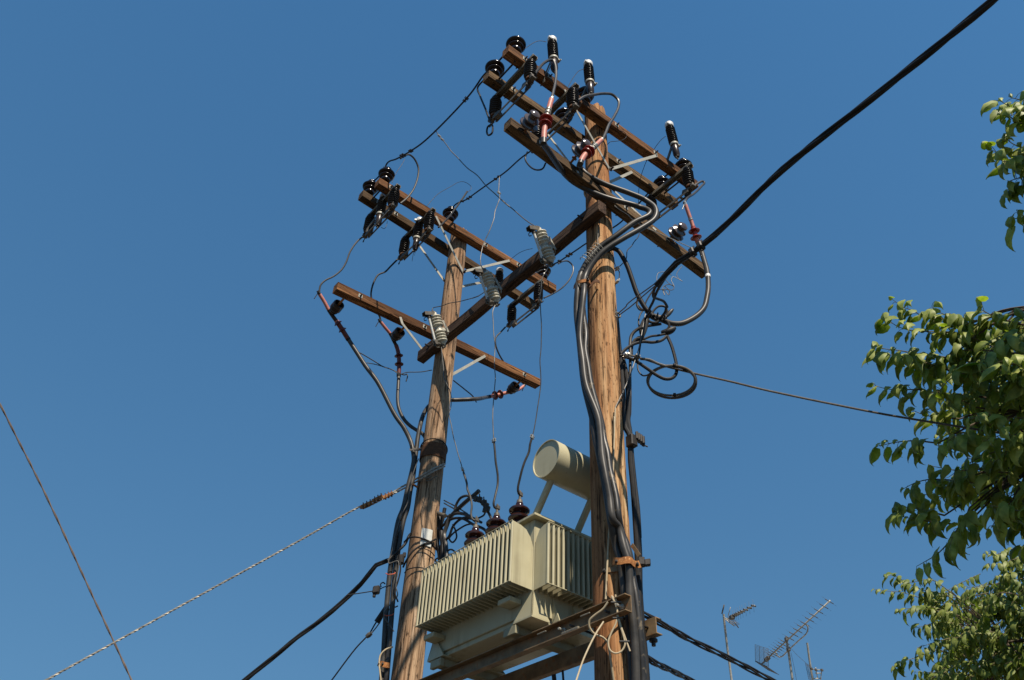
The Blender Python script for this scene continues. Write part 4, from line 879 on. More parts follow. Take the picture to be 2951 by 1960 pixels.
# tangle of joints right of the pole
G = 'cables looping at the splices right of the right pole'
C_ = 'cable'
wire('splice_cable', 'grey insulated cable snaking down from the overhead clamp into the splices', C_, [tuple(on('K3', 1330, 945, 'z', 4.93) - Vector((0, 0, EYE))), ('K3', 1270, 1000), ('K3', 1170, 1110), ('K3', 1090, 1210), ('K3', 1050, 1290), ('K3', 1045, 1370), ('K3', 1100, 1395), ('K3', 1180, 1430), ('K3', 1222, 1500), ('K8', 900, 20), ('K8', 880, 90), ('K8', 800, 190)], 'n', 6.25, 6.1, .0125, 'cable_black', G)
wire('splice_cable', 'black cable dropping straight from the overhead clamp towards the lens shaped taped joint', C_, [tuple(on('K3', 1300, 965, 'z', 4.93) - Vector((0, 0, EYE))), ('K3', 1160, 1180), ('K3', 1090, 1300), ('K3', 1040, 1430), ('K3', 990, 1540), ('K8', 690, 80), ('K8', 640, 150), ('K8', 610, 200)], 'n', 6.25, 6.08, .0125, 'cable_black', G)
wire('splice_cable', 'thin black cable weaving down beside the joints to the hanging coil', C_, [('K3', 1060, 1250), ('K3', 960, 1410), ('K3', 900, 1530), ('K8', 530, 0), ('K8', 540, 40), ('K8', 580, 60), ('K8', 620, 40), ('K8', 570, 100), ('K8', 540, 190), ('K8', 548, 290), ('K8', 570, 400), ('K8', 550, 600), ('K8', 525, 760), ('K8', 540, 850), ('K8', 590, 905), ('K8', 640, 905), ('K8', 690, 880)], 'n', 6.2, 6.1, .0075, 'cable_black', G)
wire('splice_cable', 'black cable entering the upper splice from above in a small hook', C_, [('K3', 840, 1400), ('K3', 832, 1480), ('K3', 870, 1535), ('K3', 930, 1540), ('K8', 640, 90), ('K8', 700, 140), ('K8', 760, 180)], 'n', 6.1, 6.08, .010, 'cable_black', G)
wire('splice_cable', 'cable looping from the upper splice back to the pole above the taped joints', C_, [('K8', 830, 240), ('K8', 740, 255), ('K8', 640, 270), ('K8', 560, 295), ('K8', 480, 350), ('K8', 440, 420), ('K8', 432, 480)], 'n', 6.1, 6.04, .0135, 'cable_black', G)
wire('splice_cable', 'upper of the two cables between the lower taped joints', C_, [('K8', 880, 370), ('K8', 800, 388), ('K8', 700, 400), ('K8', 600, 440), ('K8', 560, 450)], 'n', 6.1, 6.05, .011, 'cable_black', G)
wire('splice_cable', 'lower cable sagging between the taped joints and into the right pole', C_, [('K8', 900, 400), ('K8', 830, 455), ('K8', 720, 478), ('K8', 600, 470), ('K8', 480, 500), ('K8', 380, 560), ('K8', 310, 630)], 'n', 6.1, 5.96, .0145, 'cable_black', G)
wire('splice_cable', 'big black loop hanging right of the joints and returning below to the pole', C_, [('K8', 910, 400), ('K8', 960, 510), ('K8', 1000, 640), ('K8', 1028, 780), ('K8', 1020, 890), ('K8', 960, 945), ('K8', 880, 950), ('K8', 780, 905), ('K8', 640, 810), ('K8', 520, 730), ('K8', 420, 680), ('K8', 330, 660)], 'n', 6.12, 5.97, .0155, 'cable_black', G)
wire('splice_cable', 'thin grey wire running from the joints down across the pole face to a nail', C_, [('K8', 640, 40), ('K8', 600, 250), ('K8', 540, 560), ('K8', 490, 720), ('K8', 430, 900), ('K8', 350, 1090), ('K8', 250, 1295), ('K8', 240, 1320)], 'n', 6.05, 5.86, .005, 'wire_grey', G)
wire('splice_cable', 'short black cable bridging the upper splice and the lens shaped joint', C_, [('K8', 640, 170), ('K8', 690, 215), ('K8', 760, 225), ('K8', 830, 190), ('K8', 900, 205), ('K8', 935, 270), ('K8', 900, 330)], 'n', 6.06, 6.1, .013, 'cable_black', G)
wire('splice_cable', 'black cable looping over the top of the bolted connector', C_, [('K8', 700, 150), ('K8', 740, 60), ('K8', 810, 10), ('K8', 880, 20), ('K8', 910, 90), ('K8', 880, 160)], 'n', 6.08, 6.12, .011, 'cable_black', G)
wire('splice_cable', 'black cable from the lens shaped joint down to the lower left splice', C_, [('K8', 590, 380), ('K8', 560, 420), ('K8', 500, 440), ('K8', 455, 520), ('K8', 448, 640)], 'n', 6.06, 6.02, .014, 'cable_black', G)
def joint(label, pts, r, mat, n0=6.08, stub=None):
    p = smooth(path(pts, 'n', n0), 6); t = thing('splice_joint', label, 'cable joint', p[0], 'taped and bolted splices right of the right pole')
    mb = MB(); mb.tube(p, lambda u: r * (.35 + .65 * math.sin(math.pi * min(max(u, .02), .98)) ** .6), 12); mb.build('wrapping', M[mat], t)
    return t
joint('lens shaped taped joint, upper left of the splices', [('K8', 655, 140), ('K8', 620, 230), ('K8', 595, 320), ('K8', 588, 400)], .040, 'cable_grey')
joint('dark taped lump at the centre of the lower left splice', [('K8', 500, 455), ('K8', 560, 440), ('K8', 620, 440)], .034, 'cable_black')
t = joint('taped joint with a stub pointing up right, lowest of the splices', [('K8', 830, 350), ('K8', 900, 345), ('K8', 960, 320), ('K8', 1012, 288)], .034, 'cable_black', 6.12)
t = joint('bolted black connector at the top of the splices', [('K8', 660, 110), ('K8', 740, 150), ('K8', 820, 170), ('K8', 900, 150)], .036, 'dark_steel', 6.1)
mb = MB()
for k in range(5): c_ = on('K8', 690 + 45 * k, 120 + 16 * k, 'n', 6.08); mb.lathe(c_, (-.4, -.6, .5 * (-1) ** k), [(0, -.03), (.012, -.03), (.012, .02), (.007, .021), (.007, .045), (0, .045)], 6)
mb.build('bolt', M['dark_steel'], t)
joint('grey stub end of cable pointing up right above the splices', [('K8', 880, 160), ('K8', 920, 120), ('K8', 955, 80), ('K8', 985, 50)], .020, 'cable_grey', 6.12)
G = 'loose pale binding wires under the overhead clamp'
wire('binding_wire', 'pale loose wire curling in a hook under the overhead clamp', 'wire', [('K3', 1320, 940), ('K3', 1250, 1000), ('K3', 1205, 1040), ('K3', 1240, 1065), ('K3', 1275, 1090), ('K3', 1240, 1065), ('K3', 1180, 1048), ('K3', 1110, 1060), ('K3', 1088, 1110), ('K3', 1095, 1200)], 'n', 6.25, 6.15, .0032, 'wire_grey', G)
wire('binding_wire', 'pale loose wire ending in a point right of the overhead clamp', 'wire', [('K3', 1100, 1240), ('K3', 1150, 1170), ('K3', 1195, 1150), ('K3', 1240, 1190), ('K3', 1310, 1235), ('K3', 1275, 1150), ('K3', 1300, 1110), ('K3', 1350, 1130), ('K3', 1420, 1170)], 'n', 6.2, 6.25, .0032, 'wire_grey', G)
wire('binding_wire', 'grey loose wire in open loops below the overhead clamp', 'wire', [('K3', 1095, 1250), ('K3', 1130, 1275), ('K3', 1200, 1270), ('K3', 1290, 1280), ('K3', 1308, 1230), ('K3', 1230, 1210), ('K3', 1165, 1250), ('K3', 1190, 1350), ('K3', 1175, 1270), ('K3', 1240, 1345), ('K3', 1250, 1290), ('K3', 1190, 1230)], 'n', 6.18, 6.2, .0038, 'wire_grey', G)
wire('binding_wire', 'pale wire hanging off the right side of the overhead clamp', 'wire', [('K3', 1415, 975), ('K3', 1360, 1040), ('K3', 1345, 1080), ('K3', 1370, 1130), ('K3', 1415, 1168)], 'n', 6.3, 6.26, .0032, 'wire_grey', G)

# wire going off to the right into the leaves, with its coil
LB = 'single dark service wire running right from the right pole into the near tree'
o = wire('service_wire', LB, 'wire', [('K8', 300, 640, 7.62), ('K8', 450, 650, 7.66), ('K8', 640, 705, 7.7), ('K8', 880, 785, 7.72), ('K8', 1240, 875), ('K8', 1700, 978), ('K8', 2240, 1108), ('M6', 300, 1365), ('M6', 620, 1420), ('M6', 1050, 1490), ('M6', 1500, 1560), ('M6', 2200, 1660)], 'd', 7.62, 7.75, .0092, 'cable_tan')
p0_, d0_ = at(LB, .02)
for k in (.022, .045, .05): clipon(o, LB, k, .022, 'bright_metal')
mb = MB(); mb.tube(smooth(path([('K8', 560, 690), ('K8', 680, 705), ('K8', 780, 750), ('K8', 900, 790)], 'd', 7.70, 7.70), 6), .0125, 8); mb.build('grip', M['wire_grey'], o)
LB = 'round coil of spare grey cable hanging from the service wire by the right pole'
cpts = []
for k in range(0, 2 * 24 + 14):
    an = R_(105 - k * 15); rr = 1 + .035 * math.sin(k * .4) + (.0 if k < 24 else .05)
    cpts.append(('K8', 962 + 300 * rr * math.cos(an) + (6 if k > 24 else 0), 975 - 195 * rr * math.sin(an) + (14 if k > 24 else 0)))
o = wire('cable_coil', LB, 'cable coil', cpts, 'd', 7.68, 7.74, .0105, 'cable_tan', sub=2)
for k in (.03, .2, .45): p_, d_ = at(LB, k); mb = MB(); mb.tube([p_ - d_ * .012, p_ + d_ * .012], .022, 10); mb.build('tape', M['cable_black'], o)

# cream cord and its bundle at the platform
G = 'cream cords tied to the right pole'
wire('cord', 'straight cream cord stapled down the sunny face of the right pole', 'cord', [('K8', 238, 1320, 5.845), ('K8', 228, 1568, 5.845), ('M3', 1212, 0), ('M3', 1213, 200), ('M3', 1203, 500), ('M3', 1195, 760), ('M3', 1190, 800)], 'n', 5.845, 5.842, .0065, 'wire_cream', G)
wire('cord', 'cream cord in the shade beside the thick cables running down to the platform', 'cord', [('M3', 1150, 1350, 5.84), ('M4', 700, 100, 5.84), ('M4', 690, 280, 5.84), ('M4', 678, 500), ('M4', 670, 700), ('M4', 666, 775)], 'n', 5.84, 5.83, .0075, 'wire_cream', G)
o = wire('cord_hank', 'tied hank of cream cord hanging in a long loop over the steel channel end', 'cord', [('M4', 905, 1285), ('M4', 860, 1160), ('M4', 800, 990), ('M4', 765, 830), ('M4', 725, 745), ('M4', 750, 770), ('M4', 780, 900), ('M4', 770, 1000), ('M4', 715, 1120), ('M4', 692, 1200), ('M4', 710, 1275), ('M4', 760, 1305), ('M4', 820, 1285), ('M4', 855, 1220), ('M4', 845, 1150), ('M4', 800, 1000), ('M4', 775, 850), ('M4', 762, 730)], 'n', 5.62, 5.62, .0062, 'wire_cream', G)
for x_, y_ in ((768, 805), (785, 960), (850, 1190)): c_ = on('M4', x_, y_, 'n', 5.62); mb = MB(); mb.bar(c_ + Vector((-.025, .025, 0)), c_ + Vector((.025, -.025, 0)), .02, .012, (0, 0, 1), .004); mb.build('cord_tie', M['wire_grey'], o)
wire('cord', 'cream cord sweeping from the channel face round and down the right pole', 'cord', [('M4', 690, 800, 5.6), ('M4', 640, 870), ('M4', 560, 930), ('M4', 510, 980), ('M4', 505, 1040), ('M4', 550, 1110), ('M4', 640, 1150), ('M4', 685, 1200), ('M4', 705, 1300), ('M4', 720, 1400), ('M4', 745, 1568), ('M4', 760, 1700)], 'n', 5.6, 5.84, .0075, 'wire_cream', G)
wire('cord', 'cream cord stretched diagonally from the channel down to the left', 'cord', [('M4', 645, 995), ('M4', 560, 1130), ('M4', 450, 1360), ('M4', 378, 1568), ('M4', 330, 1700)], 'n', 5.66, 5.5, .0062, 'wire_cream', G)

# twisted bundles leaving to the right
G = 'twisted black cable bundles leaving to the lower right'
wire('cable_bundle', 'upper twisted black cable bundle leaving the right pole behind the channel stub', 'cable', [('M4', 1030, 920, 7.0), ('M4', 1200, 1010, 7.1), ('M4', 1500, 1175), ('M4', 1870, 1350), ('M4', 2216, 1530), ('F', 1800, 1580), ('F', 2100, 1720)], 'd', 7.0, 10.5, .0085, 'cable_black', G, twist=(4, .019, 1.5))
wire('cable_bundle', 'lower twisted black cable bundle leaving the right pole at the bottom edge', 'cable', [('M4', 1040, 1325, 7.0), ('M4', 1130, 1390, 7.1), ('M4', 1300, 1470), ('M4', 1500, 1568), ('M4', 1900, 1760)], 'd', 7.0, 9.0, .009, 'cable_black', G, twist=(4, .017, 1.3))
wire('side_cable', 'broad black cable along the right flank of the right pole below the channel stub', 'cable', [('M4', 985, 520, 5.98), ('M4', 990, 900), ('M4', 1035, 1250), ('M4', 1060, 1568), ('M4', 1065, 1720)], 'n', 5.98, 5.96, .03, 'cable_black', G2, n=10)
G3 = 'dark cables hanging under the platform'
wire('hanging_cable', 'dark cable hanging below the platform, left one of the pair', 'cable', [('M2', 1860, 1510), ('M2', 1866, 1568), ('M2', 1875, 1700)], 'd', 6.9, 6.9, .018, 'cable_black', G3)
wire('hanging_cable', 'thinner dark cable hanging below the platform, right one of the pair', 'cable', [('M2', 1948, 1470), ('M2', 1955, 1568), ('M2', 1965, 1700)], 'd', 6.9, 6.9, .009, 'cable_black', G3)

# ------------------------------------------------------------------ cables of the far (left) pole
G = 'thick power cables running down the left pole'
wire('power_cable', 'long straight black cable from the leftmost red termination down the left pole', 'cable', [tuple(tD[-1] - Vector((0, 0, EYE))), ('K5', 670, 1200), ('K5', 780, 1370), ('K5', 930, 1570), ('M1', 400, 215), ('M1', 510, 370), ('M1', 590, 530, 8.12), ('M1', 622, 640, 8.10), ('M1', 640, 780, 8.10), ('M1', 610, 950, 8.10), ('M1', 560, 1150), ('M1', 505, 1400), ('M2', 335, 0), ('M2', 290, 250), ('M2', 255, 480), ('M2', 228, 750), ('M2', 208, 1000), ('M2', 190, 1300), ('M2', 170, 1568), ('M2', 160, 1720)], 'm', 8.40, 8.09, .026, 'cable_grey', G, n=12)
wire('power_cable', 'curved black cable from the dark red termination ending behind the left pole', 'cable', [tuple(tE[-1] - Vector((0, 0, EYE))), ('M1', 432, 40), ('M1', 455, 150), ('M1', 510, 260), ('M1', 590, 345), ('M1', 680, 405), ('M1', 745, 445), ('M1', 800, 520)], 'm', 8.40, 8.22, .021, 'cable_grey', G, n=12)
wire('power_cable', 'black cable from the horizontal termination passing behind the left pole and down its left flank', 'cable', [tuple(tF[-1] - Vector((0, 0, EYE))), ('K7', 520, 1480, 8.45), ('K7', 300, 1490, 8.42), ('K7', 150, 1492, 8.40), ('M1', 960, 20, 8.38), ('M1', 860, 70, 8.34), ('M1', 790, 150, 8.26), ('M1', 745, 250, 8.18), ('M1', 715, 370, 8.13), ('M1', 690, 500), ('M1', 672, 640), ('M1', 650, 820), ('M1', 630, 1000), ('M1', 590, 1200), ('M1', 560, 1400), ('M2', 385, 0), ('M2', 342, 230), ('M2', 305, 500), ('M2', 278, 800), ('M2', 258, 1050), ('M2', 238, 1300), ('M2', 218, 1568), ('M2', 210, 1720)], 'm', 8.5, 8.06, .0255, 'cable_grey', G, n=12)
wire('bonding_wire', 'thin grey wire lying along the thick cables left of the left pole', 'wire', [('M1', 700, 770), ('M1', 640, 930), ('M1', 590, 1120), ('M1', 560, 1330), ('M1', 480, 1500), ('M2', 300, 150), ('M2', 270, 300), ('M2', 240, 420), ('M2', 330, 400), ('M2', 310, 640), ('M2', 325, 740), ('M2', 250, 830), ('M2', 195, 900), ('M2', 195, 950), ('M2', 250, 1030), ('M2', 290, 1090)], 'm', 8.02, 8.0, .0055, 'wire_grey')
wire('cord', 'cream cord looping by the orange clamp low on the left pole', 'cord', [('M2', 280, 1242), ('M2', 210, 1268), ('M2', 160, 1320), ('M2', 145, 1400), ('M2', 152, 1480), ('M2', 162, 1568), ('M2', 165, 1700)], 'm', 7.98, 7.98, .0075, 'wire_cream')
for i, (y_, x0, x1, lb) in enumerate(((528, 212, 305, 'upper thin red tie round the thick cables beside the left pole'), (932, 192, 285, 'lower thin red tie round the thick cables beside the left pole'))):
    wire('cable_tie', lb, 'cable tie', [('M2', x0, y_ - 8, 8.06), ('M2', (x0 + x1) / 2 - 20, y_ + 4, 8.0), ('M2', x1 - 20, y_ - 2, 8.0), ('M2', x1, y_ - 14, 8.05)], 'm', 8.06, 8.05, .005, 'red_tie', 'red ties on the left pole cables')
t = thing('cable_clamp', 'small dark clamp high on the left pole where its thick cables meet', 'clamp', on('M1', 640, 650, 'm', 8.06), 'clamps holding cables to the poles')
strap(t, [('M1', 585, 655), ('M1', 640, 650), ('M1', 700, 655), ('M1', 735, 640)], 'm', 8.05, .03, 'dark_steel'); bolt(t, on('M1', 605, 640, 'm', 8.05), (-.4, -.4, .8), .012, .04)
t = thing('cable_clamp', 'orange rusted clamp at the bottom of the thick cables beside the left pole', 'clamp', on('M2', 195, 1415, 'm', 8.02), 'clamps holding cables to the poles')
strap(t, [('M2', 138, 1405, 8.05), ('M2', 170, 1408, 8.02), ('M2', 205, 1420, 8.01), ('M2', 244, 1425, 8.03)], 'm', 8.02, .048, 'rust'); bolt(t, on('M2', 180, 1410, 'm', 8.01), (-.5, -.8, 0), .011, .02); bolt(t, on('M2', 142, 1418, 'm', 8.0), (-.5, -.8, 0), .012, .03)
# bands and plates of the left pole
t = thing('pole_band', 'dark band with a wire turn round the left pole above the guy wire', 'band', P(XL, YL, 5.2))
z_ = on('M1', 890, 640, 'm', 8.03)[2] - EYE
band(t, 0, 359.9, XL, YL, z_, .1455, .17, .003, 'rust_dark', 'dark_band')  # thin dark ring just outside the shaft, behind the wire turn
mb = MB(); mb.tube([P(XL + .152 * math.cos(k), YL + .152 * math.sin(k), z_ + .075 - .045 * math.sin(k + .6)) for k in [i * .22 for i in range(60)]], .006, 6); mb.build('wire_turn', M['cable_black'], t)
z_ = on('M2', 620, 170, 'm', 8.03)[2] - EYE
t = thing('pole_plate', 'pale metal plate curved round the left pole beside the dark cable bundle', 'plate', P(XL - .15, YL, z_)); band(t, 229, 274, XL, YL, z_, .149, .19, .002, 'label_plate', 'sheet')
G = 'black wires wound round the left pole'
for lb, pts_, r_ in (('upper black wire wound round the left pole beside the pale plate', [('M2', 390, 215, 8.10), ('M2', 440, 170, 8.04), ('M2', 520, 165, 8.005), ('M2', 590, 185, 8.005), ('M2', 650, 215, 8.03), ('M2', 690, 270, 8.10)], .009),
                     ('black wire slanting up round the left pole under the pale plate', [('M2', 380, 460, 8.10), ('M2', 420, 380, 8.03), ('M2', 480, 300, 8.0), ('M2', 560, 245, 8.0), ('M2', 640, 215, 8.02), ('M2', 700, 185, 8.06)], .010),
                     ('thin black wire round the left pole just above the finned tank', [('M2', 395, 515, 8.10), ('M2', 430, 480, 8.03), ('M2', 520, 462, 8.0), ('M2', 600, 475, 8.01), ('M2', 640, 505, 8.05)], .006),
                     ('thin wire drawn across the pale plate of the left pole', [('M2', 520, 270, 8.0), ('M2', 590, 278, 8.0), ('M2', 650, 305, 8.02), ('M2', 690, 350, 8.08)], .005)):
    wire('wound_wire', lb, 'wire', pts_, 'm', 8.05, 8.05, r_, 'cable_black', G)

# guy wire with rusty grips
G = 'strands of the guy wire tied round the left pole'
gy = [('M1', 1045, 835, 8.06), ('M1', 900, 895, 8.0), ('M1', 740, 990, 8.0), ('M1', 500, 1125), ('M1', 250, 1270), ('F', 840, 1163), ('F', 700, 1241), ('F', 400, 1406), ('F', 110, 1566), ('F', -260, 1770)]
LB = 'long pale stranded guy wire from the left pole down to the lower left corner'
pg = path(gy[:3], 'm', 8.0); pg += [on(k, x, y, 'd', dd) for (k, x, y), dd in zip(gy[3:], (9.62, 9.6, 9.58, 9.52, 9.4, 9.3, 9.2))]
pg = smooth(pg, 5); mb = MB(); strands(mb, pg, 3, .0058, .0058, .13, 5); W_[LB] = pg
o = tag(plain(mb, 'guy_wire', M['wire_strand'], pg[0]), LB, 'guy wire')
LB2 = 'short lower leg of the guy wire between the left pole and the rusty grips'
p2 = path([('M1', 1040, 868, 8.06), ('M1', 900, 930, 8.0), ('M1', 740, 1025, 8.0)], 'm', 8.0) + [on('M1', 560, 1130, 'd', 9.6), on('M1', 390, 1215, 'd', 9.6), on('M1', 200, 1310, 'd', 9.58), on('M1', 0, 1405, 'd', 9.56), on('F', 830, 1172, 'd', 9.55)]
p2 = smooth(p2, 5); mb = MB(); strands(mb, p2, 3, .0058, .0058, .13, 5); tag(plain(mb, 'guy_wire', M['wire_strand'], p2[0]), LB2, 'guy wire')
t = thing('guy_grip', 'rusty three bolt grips clamping the two legs of the guy wire together', 'clamp', on('M1', 180, 1310, 'd', 9.57))
for (xa, ya), (xb, yb) in (((370, 1215), (240, 1275)), ((240, 1250), (100, 1320)), ((100, 1330), (-50, 1400))):
    a_ = on('M1', xa, ya, 'd', 9.55); b_ = on('M1', xb, yb, 'd', 9.54); mb = MB(); mb.bar(a_, b_, .018, .042, (0, 0, 1), .004); pl_ = mb.build('plate', M['rust'], t)
    for u in (.2, .5, .8):
        c_ = a_.lerp(b_, u); mb = MB(); mb.lathe(c_ + Vector((0, 0, .03)), (-.1, .2, 1), [(0, -.065), (.010, -.065), (.010, -.012), (.006, -.011), (.006, .016), (0, .016)], 6); mb.build('bolt', M['rust_dark'], pl_)
t = thing('guy_hook', 'grey hook and loose wire end beside the guy wire on the left pole', 'hook', on('M1', 800, 1010, 'm', 8.0))
mb = MB(); mb.tube(smooth(path([('M1', 750, 985), ('M1', 770, 1020), ('M1', 830, 1015), ('M1', 870, 1000)], 'm', 7.99), 5), .006, 6); mb.tube(smooth(path([('M1', 800, 1055), ('M1', 850, 1050), ('M1', 890, 1020), ('M1', 940, 995)], 'm', 7.99), 5), .006, 6); mb.build('wire_end', M['grey_steel'], t)
t = thing('cable_bracket', 'small rusty bracket on the left edge of the left pole below the guy wire', 'bracket', on('M1', 650, 1120, 'm', 8.08)); mb = MB(); mb.bar(on('M1', 620, 1100, 'm', 8.03), on('M1', 690, 1140, 'm', 8.08), .02, .02, (0, 0, 1), .004); mb.build('arm', M['rust'], t)

# wires off to the lower left and the lone wire
wire('cable_bundle', 'thick black twisted bundle leaving the left pole to the lower left', 'cable', [('M2', 330, 370, 9.25), ('M2', 230, 392, 9.2), ('M2', 150, 415), ('M2', 80, 480), ('M2', 0, 585), ('F', 780, 1397), ('F', 680, 1475), ('F', 565, 1568), ('F', 420, 1685)], 'd', 9.25, 9.6, .0145, 'cable_black', None, twist=(3, .012, 1.6))
o = wire('service_wire', 'thin black wire with a wedge grip leaving the left pole just above the bottom edge', 'wire', [('M2', 330, 840, 9.0), ('M2', 190, 905, 9.0), ('M2', 110, 1010), ('M2', 50, 1110), ('F', 820, 1495), ('F', 765, 1568), ('F', 700, 1655)], 'd', 9.0, 9.2, .0075, 'cable_black', None)
mb = MB(); a_, b_ = on('M2', 215, 850, 'd', 8.98), on('M2', 125, 1000, 'd', 9.0); mb.tube([a_, a_.lerp(b_, .5), b_], lambda u: .022 + .010 * u, 10); mb.build('wedge_grip', M['cable_black'], o)
mb = MB(); mb.tube(smooth(path([('M2', 150, 1005), ('M2', 110, 1060), ('M2', 60, 1120), ('M2', 40, 1150)], 'd', 8.97), 5), .006, 6); mb.lathe(on('M2', 45, 1125, 'd', 8.98), (.3, -.5, .4), [(0, -.03), (.02, -.03), (.026, 0), (.02, .03), (0, .03)], 10); mb.build('wire_end', M['grey_steel'], o)
LB = 'short thin wire with a dark piercing connector left of the thick cables'
o = wire('service_wire', LB, 'wire', [('M2', 240, 640, 9.05), ('M2', 180, 660), ('M2', 130, 690), ('M2', 80, 695), ('M2', 0, 708), ('F', 800, 1372)], 'd', 9.0, 9.05, .0055, 'cable_black')
c_ = on('M2', 118, 685, 'd', 9.0); mb = MB(); mb.box(c_, ((1, -1, .2), (1, 1, 0), (0, 0, 1)), (.035, .03, .04), .01); mb.box(c_ + Vector((-.01, .01, -.05)), ((1, -1, 0), (1, 1, 0), (0, 0, 1)), (.014, .014, .025), .004); mb.build('connector', M['dark_steel'], o)
mb = MB(); mb.tube(smooth(path([('M2', 165, 655), ('M2', 160, 625), ('M2', 185, 610), ('M2', 205, 625)], 'd', 9.0), 5), .007, 6); mb.build('hook', M['wire_grey'], o)
wire('lone_wire', 'lone brownish wire crossing the lower left corner of the sky', 'wire', [('F', -130, 660), ('F', 0, 932), ('F', 100, 1130), ('F', 200, 1345), ('F', 303, 1568), ('F', 400, 1790)], 'd', 12.5, 11.0, .0078, 'wire_brown', twist=(2, .0055, .5))
t = thing('cable_clamp', 'dark toothed connector between the left pole and its thick cables', 'clamp', on('M2', 360, 385, 'm', 8.1), 'clamps holding cables to the poles'); c_ = on('M2', 360, 385, 'm', 8.08); mb = MB(); mb.box(c_, ((1, -1, .2), (1, 1, 0), (0, 0, 1)), (.03, .03, .05), .01); mb.box(c_ + Vector((.02, -.02, .05)), ((1, -1, .2), (1, 1, 0), (0, 0, 1)), (.015, .015, .025), .004); mb.build('jaw', M['dark_steel'], t)
wire('branch_cable', 'black cable reaching round the left pole to the dark bundle by the pale plate', 'cable', [('M2', 230, 395, 8.02), ('M2', 330, 300, 8.05), ('M2', 400, 230, 8.08), ('M2', 440, 150, 8.10), ('M2', 470, 120, 8.14)], 'm', 8.05, 8.1, .014, 'cable_black')
wire('branch_cable', 'thin black cable dropping along the left edge of the left pole by the lower knot', 'cable', [('M2', 350, 400), ('M2', 355, 480), ('M2', 330, 600), ('M2', 300, 700), ('M2', 330, 800)], 'm', 8.05, 8.06, .008, 'cable_black')

# ------------------------------------------------------------------ fuse leads, bushing leads, fine wires
G = 'thin leads from the fuse cutouts down to the bushings'
def lead(label, pts, ax, c0, c1, r=.0048, mat='wire_grey', kn=(), g_=G, lower=None):
    o = wire('fuse_lead', label, 'wire', pts, ax, c0, c1, r, mat, g_, wob=.004)
    for k in kn: clipon(o, label, k, .017, 'bright_metal')
    if lower:
        p = W_[label]; q, L = resample(p, .02); q = q[int(lower * (len(q) - 1)):]; mb = MB(); mb.tube(q, .0105, 8); mb.build('sleeve', M['cable_grey'], o)
    return o
lead('thin lead hanging from the middle fuse cutout to the middle bushing', [(3.90, 5.49, 6.16), ('K7', 762, 345), ('K7', 768, 480), ('K7', 778, 650), ('K7', 790, 800), ('K7', 782, 1000), ('K7', 795, 1200), ('K7', 780, 1400), ('M1', 1665, 60), ('M1', 1658, 250), ('M1', 1668, 480), ('M1', 1685, 690), ('M1', 1692, 800), ('M1', 1720, 980), ('M1', 1722, 1120), ('M1', 1690, 1260), ('M1', 1668, 1360), ('M1', 1690, 1410), (4.1, 5.505, 3.80)], 'y', 5.5, 5.505, kn=(.70,), lower=.71)
lead('thin lead hanging from the uppermost fuse cutout to the bushing at the lid corner', [(3.90, 4.6, 6.09), ('K6', 1470, 1250), ('K6', 1445, 1480), ('K7', 1375, 120), ('K7', 1376, 300), ('K7', 1390, 600), ('K7', 1385, 800), ('K7', 1372, 960), ('K7', 1380, 1150), ('K7', 1375, 1350), ('M1', 2235, 120), ('M1', 2200, 350), ('M1', 2140, 580), ('M1', 2125, 680), ('M1', 2060, 830), ('M1', 2010, 1020), ('M1', 1982, 1150), ('M1', 1990, 1220), ('M1', 2015, 1245), (4.1, 5.18, 3.80)], 'y', 4.6, 5.18, kn=(.76,), lower=.77)
lead('thin lead hanging from the lowest fuse cutout down the left pole to the farthest bushing', [(3.90, 6.49, 6.19), ('K5', 1770, 1270), ('K5', 1785, 1390), ('K7', 130, 1200), ('K7', 215, 1400), ('M1', 1120, 80), ('M1', 1098, 200), ('M1', 1120, 340), ('M1', 1170, 560), ('M1', 1230, 780), ('M1', 1275, 940), ('M1', 1325, 1090), ('M1', 1335, 1170), ('M1', 1370, 1260), ('M1', 1388, 1380), ('M1', 1382, 1490), ('M1', 1410, 1560), (4.1, 5.82, 3.80)], 'y', 6.5, 5.82, kn=(.74,), lower=.75)
G5 = 'thin leads from the conductors to the tops of the fuse cutouts'
lead('thin lead from the leftmost conductor slanting right to the uppermost fuse cutout', [('F', 1003, 300, 2.9), ('K4', 1300, 10, 2.92), ('K4', 1360, 85), ('K4', 1450, 180), ('K4', 1560, 290), ('K4', 1680, 385), ('K4', 1780, 500), ('K4', 1960, 665), ('K4', 2100, 790), ('K6', 830, -20), ('K6', 960, 100), ('K6', 1150, 260), ('K6', 1270, 350), (3.75, 4.6, 6.53)], 'x', 2.9, 3.75, .0055, 'wire_grey', (.09, .14), G5)
lead('thin lead from the second conductor hanging to the top of the middle fuse cutout', [('K4', 1968, 405), ('K4', 1962, 500), ('K4', 1958, 590), ('K4', 1968, 680), ('K4', 1910, 850), ('K4', 1890, 960), ('K4', 1830, 1120), ('K4', 1770, 1250), ('K4', 1735, 1370), ('K4', 1722, 1480), ('K6', 475, 960), ('K6', 490, 1060), (3.75, 5.5, 6.60)], 'x', 3.92, 3.75, .0055, 'wire_grey', (.2,), G5)
lead('thin lead from the lowest fuse cutout passing the left pole to the beam', [(3.74, 6.5, 6.63), ('K5', 1650, 615), ('K5', 1760, 590), ('K5', 1860, 555), ('K5', 2000, 530), ('K5', 2120, 500), ('K5', 2240, 460), ('K7', 500, 180), ('K7', 590, 140), ('K7', 650, 100)], 'x', 3.74, 4.05, .0052, 'wire_grey', (), G5)
G6 = 'fine wires between insulators and arresters'
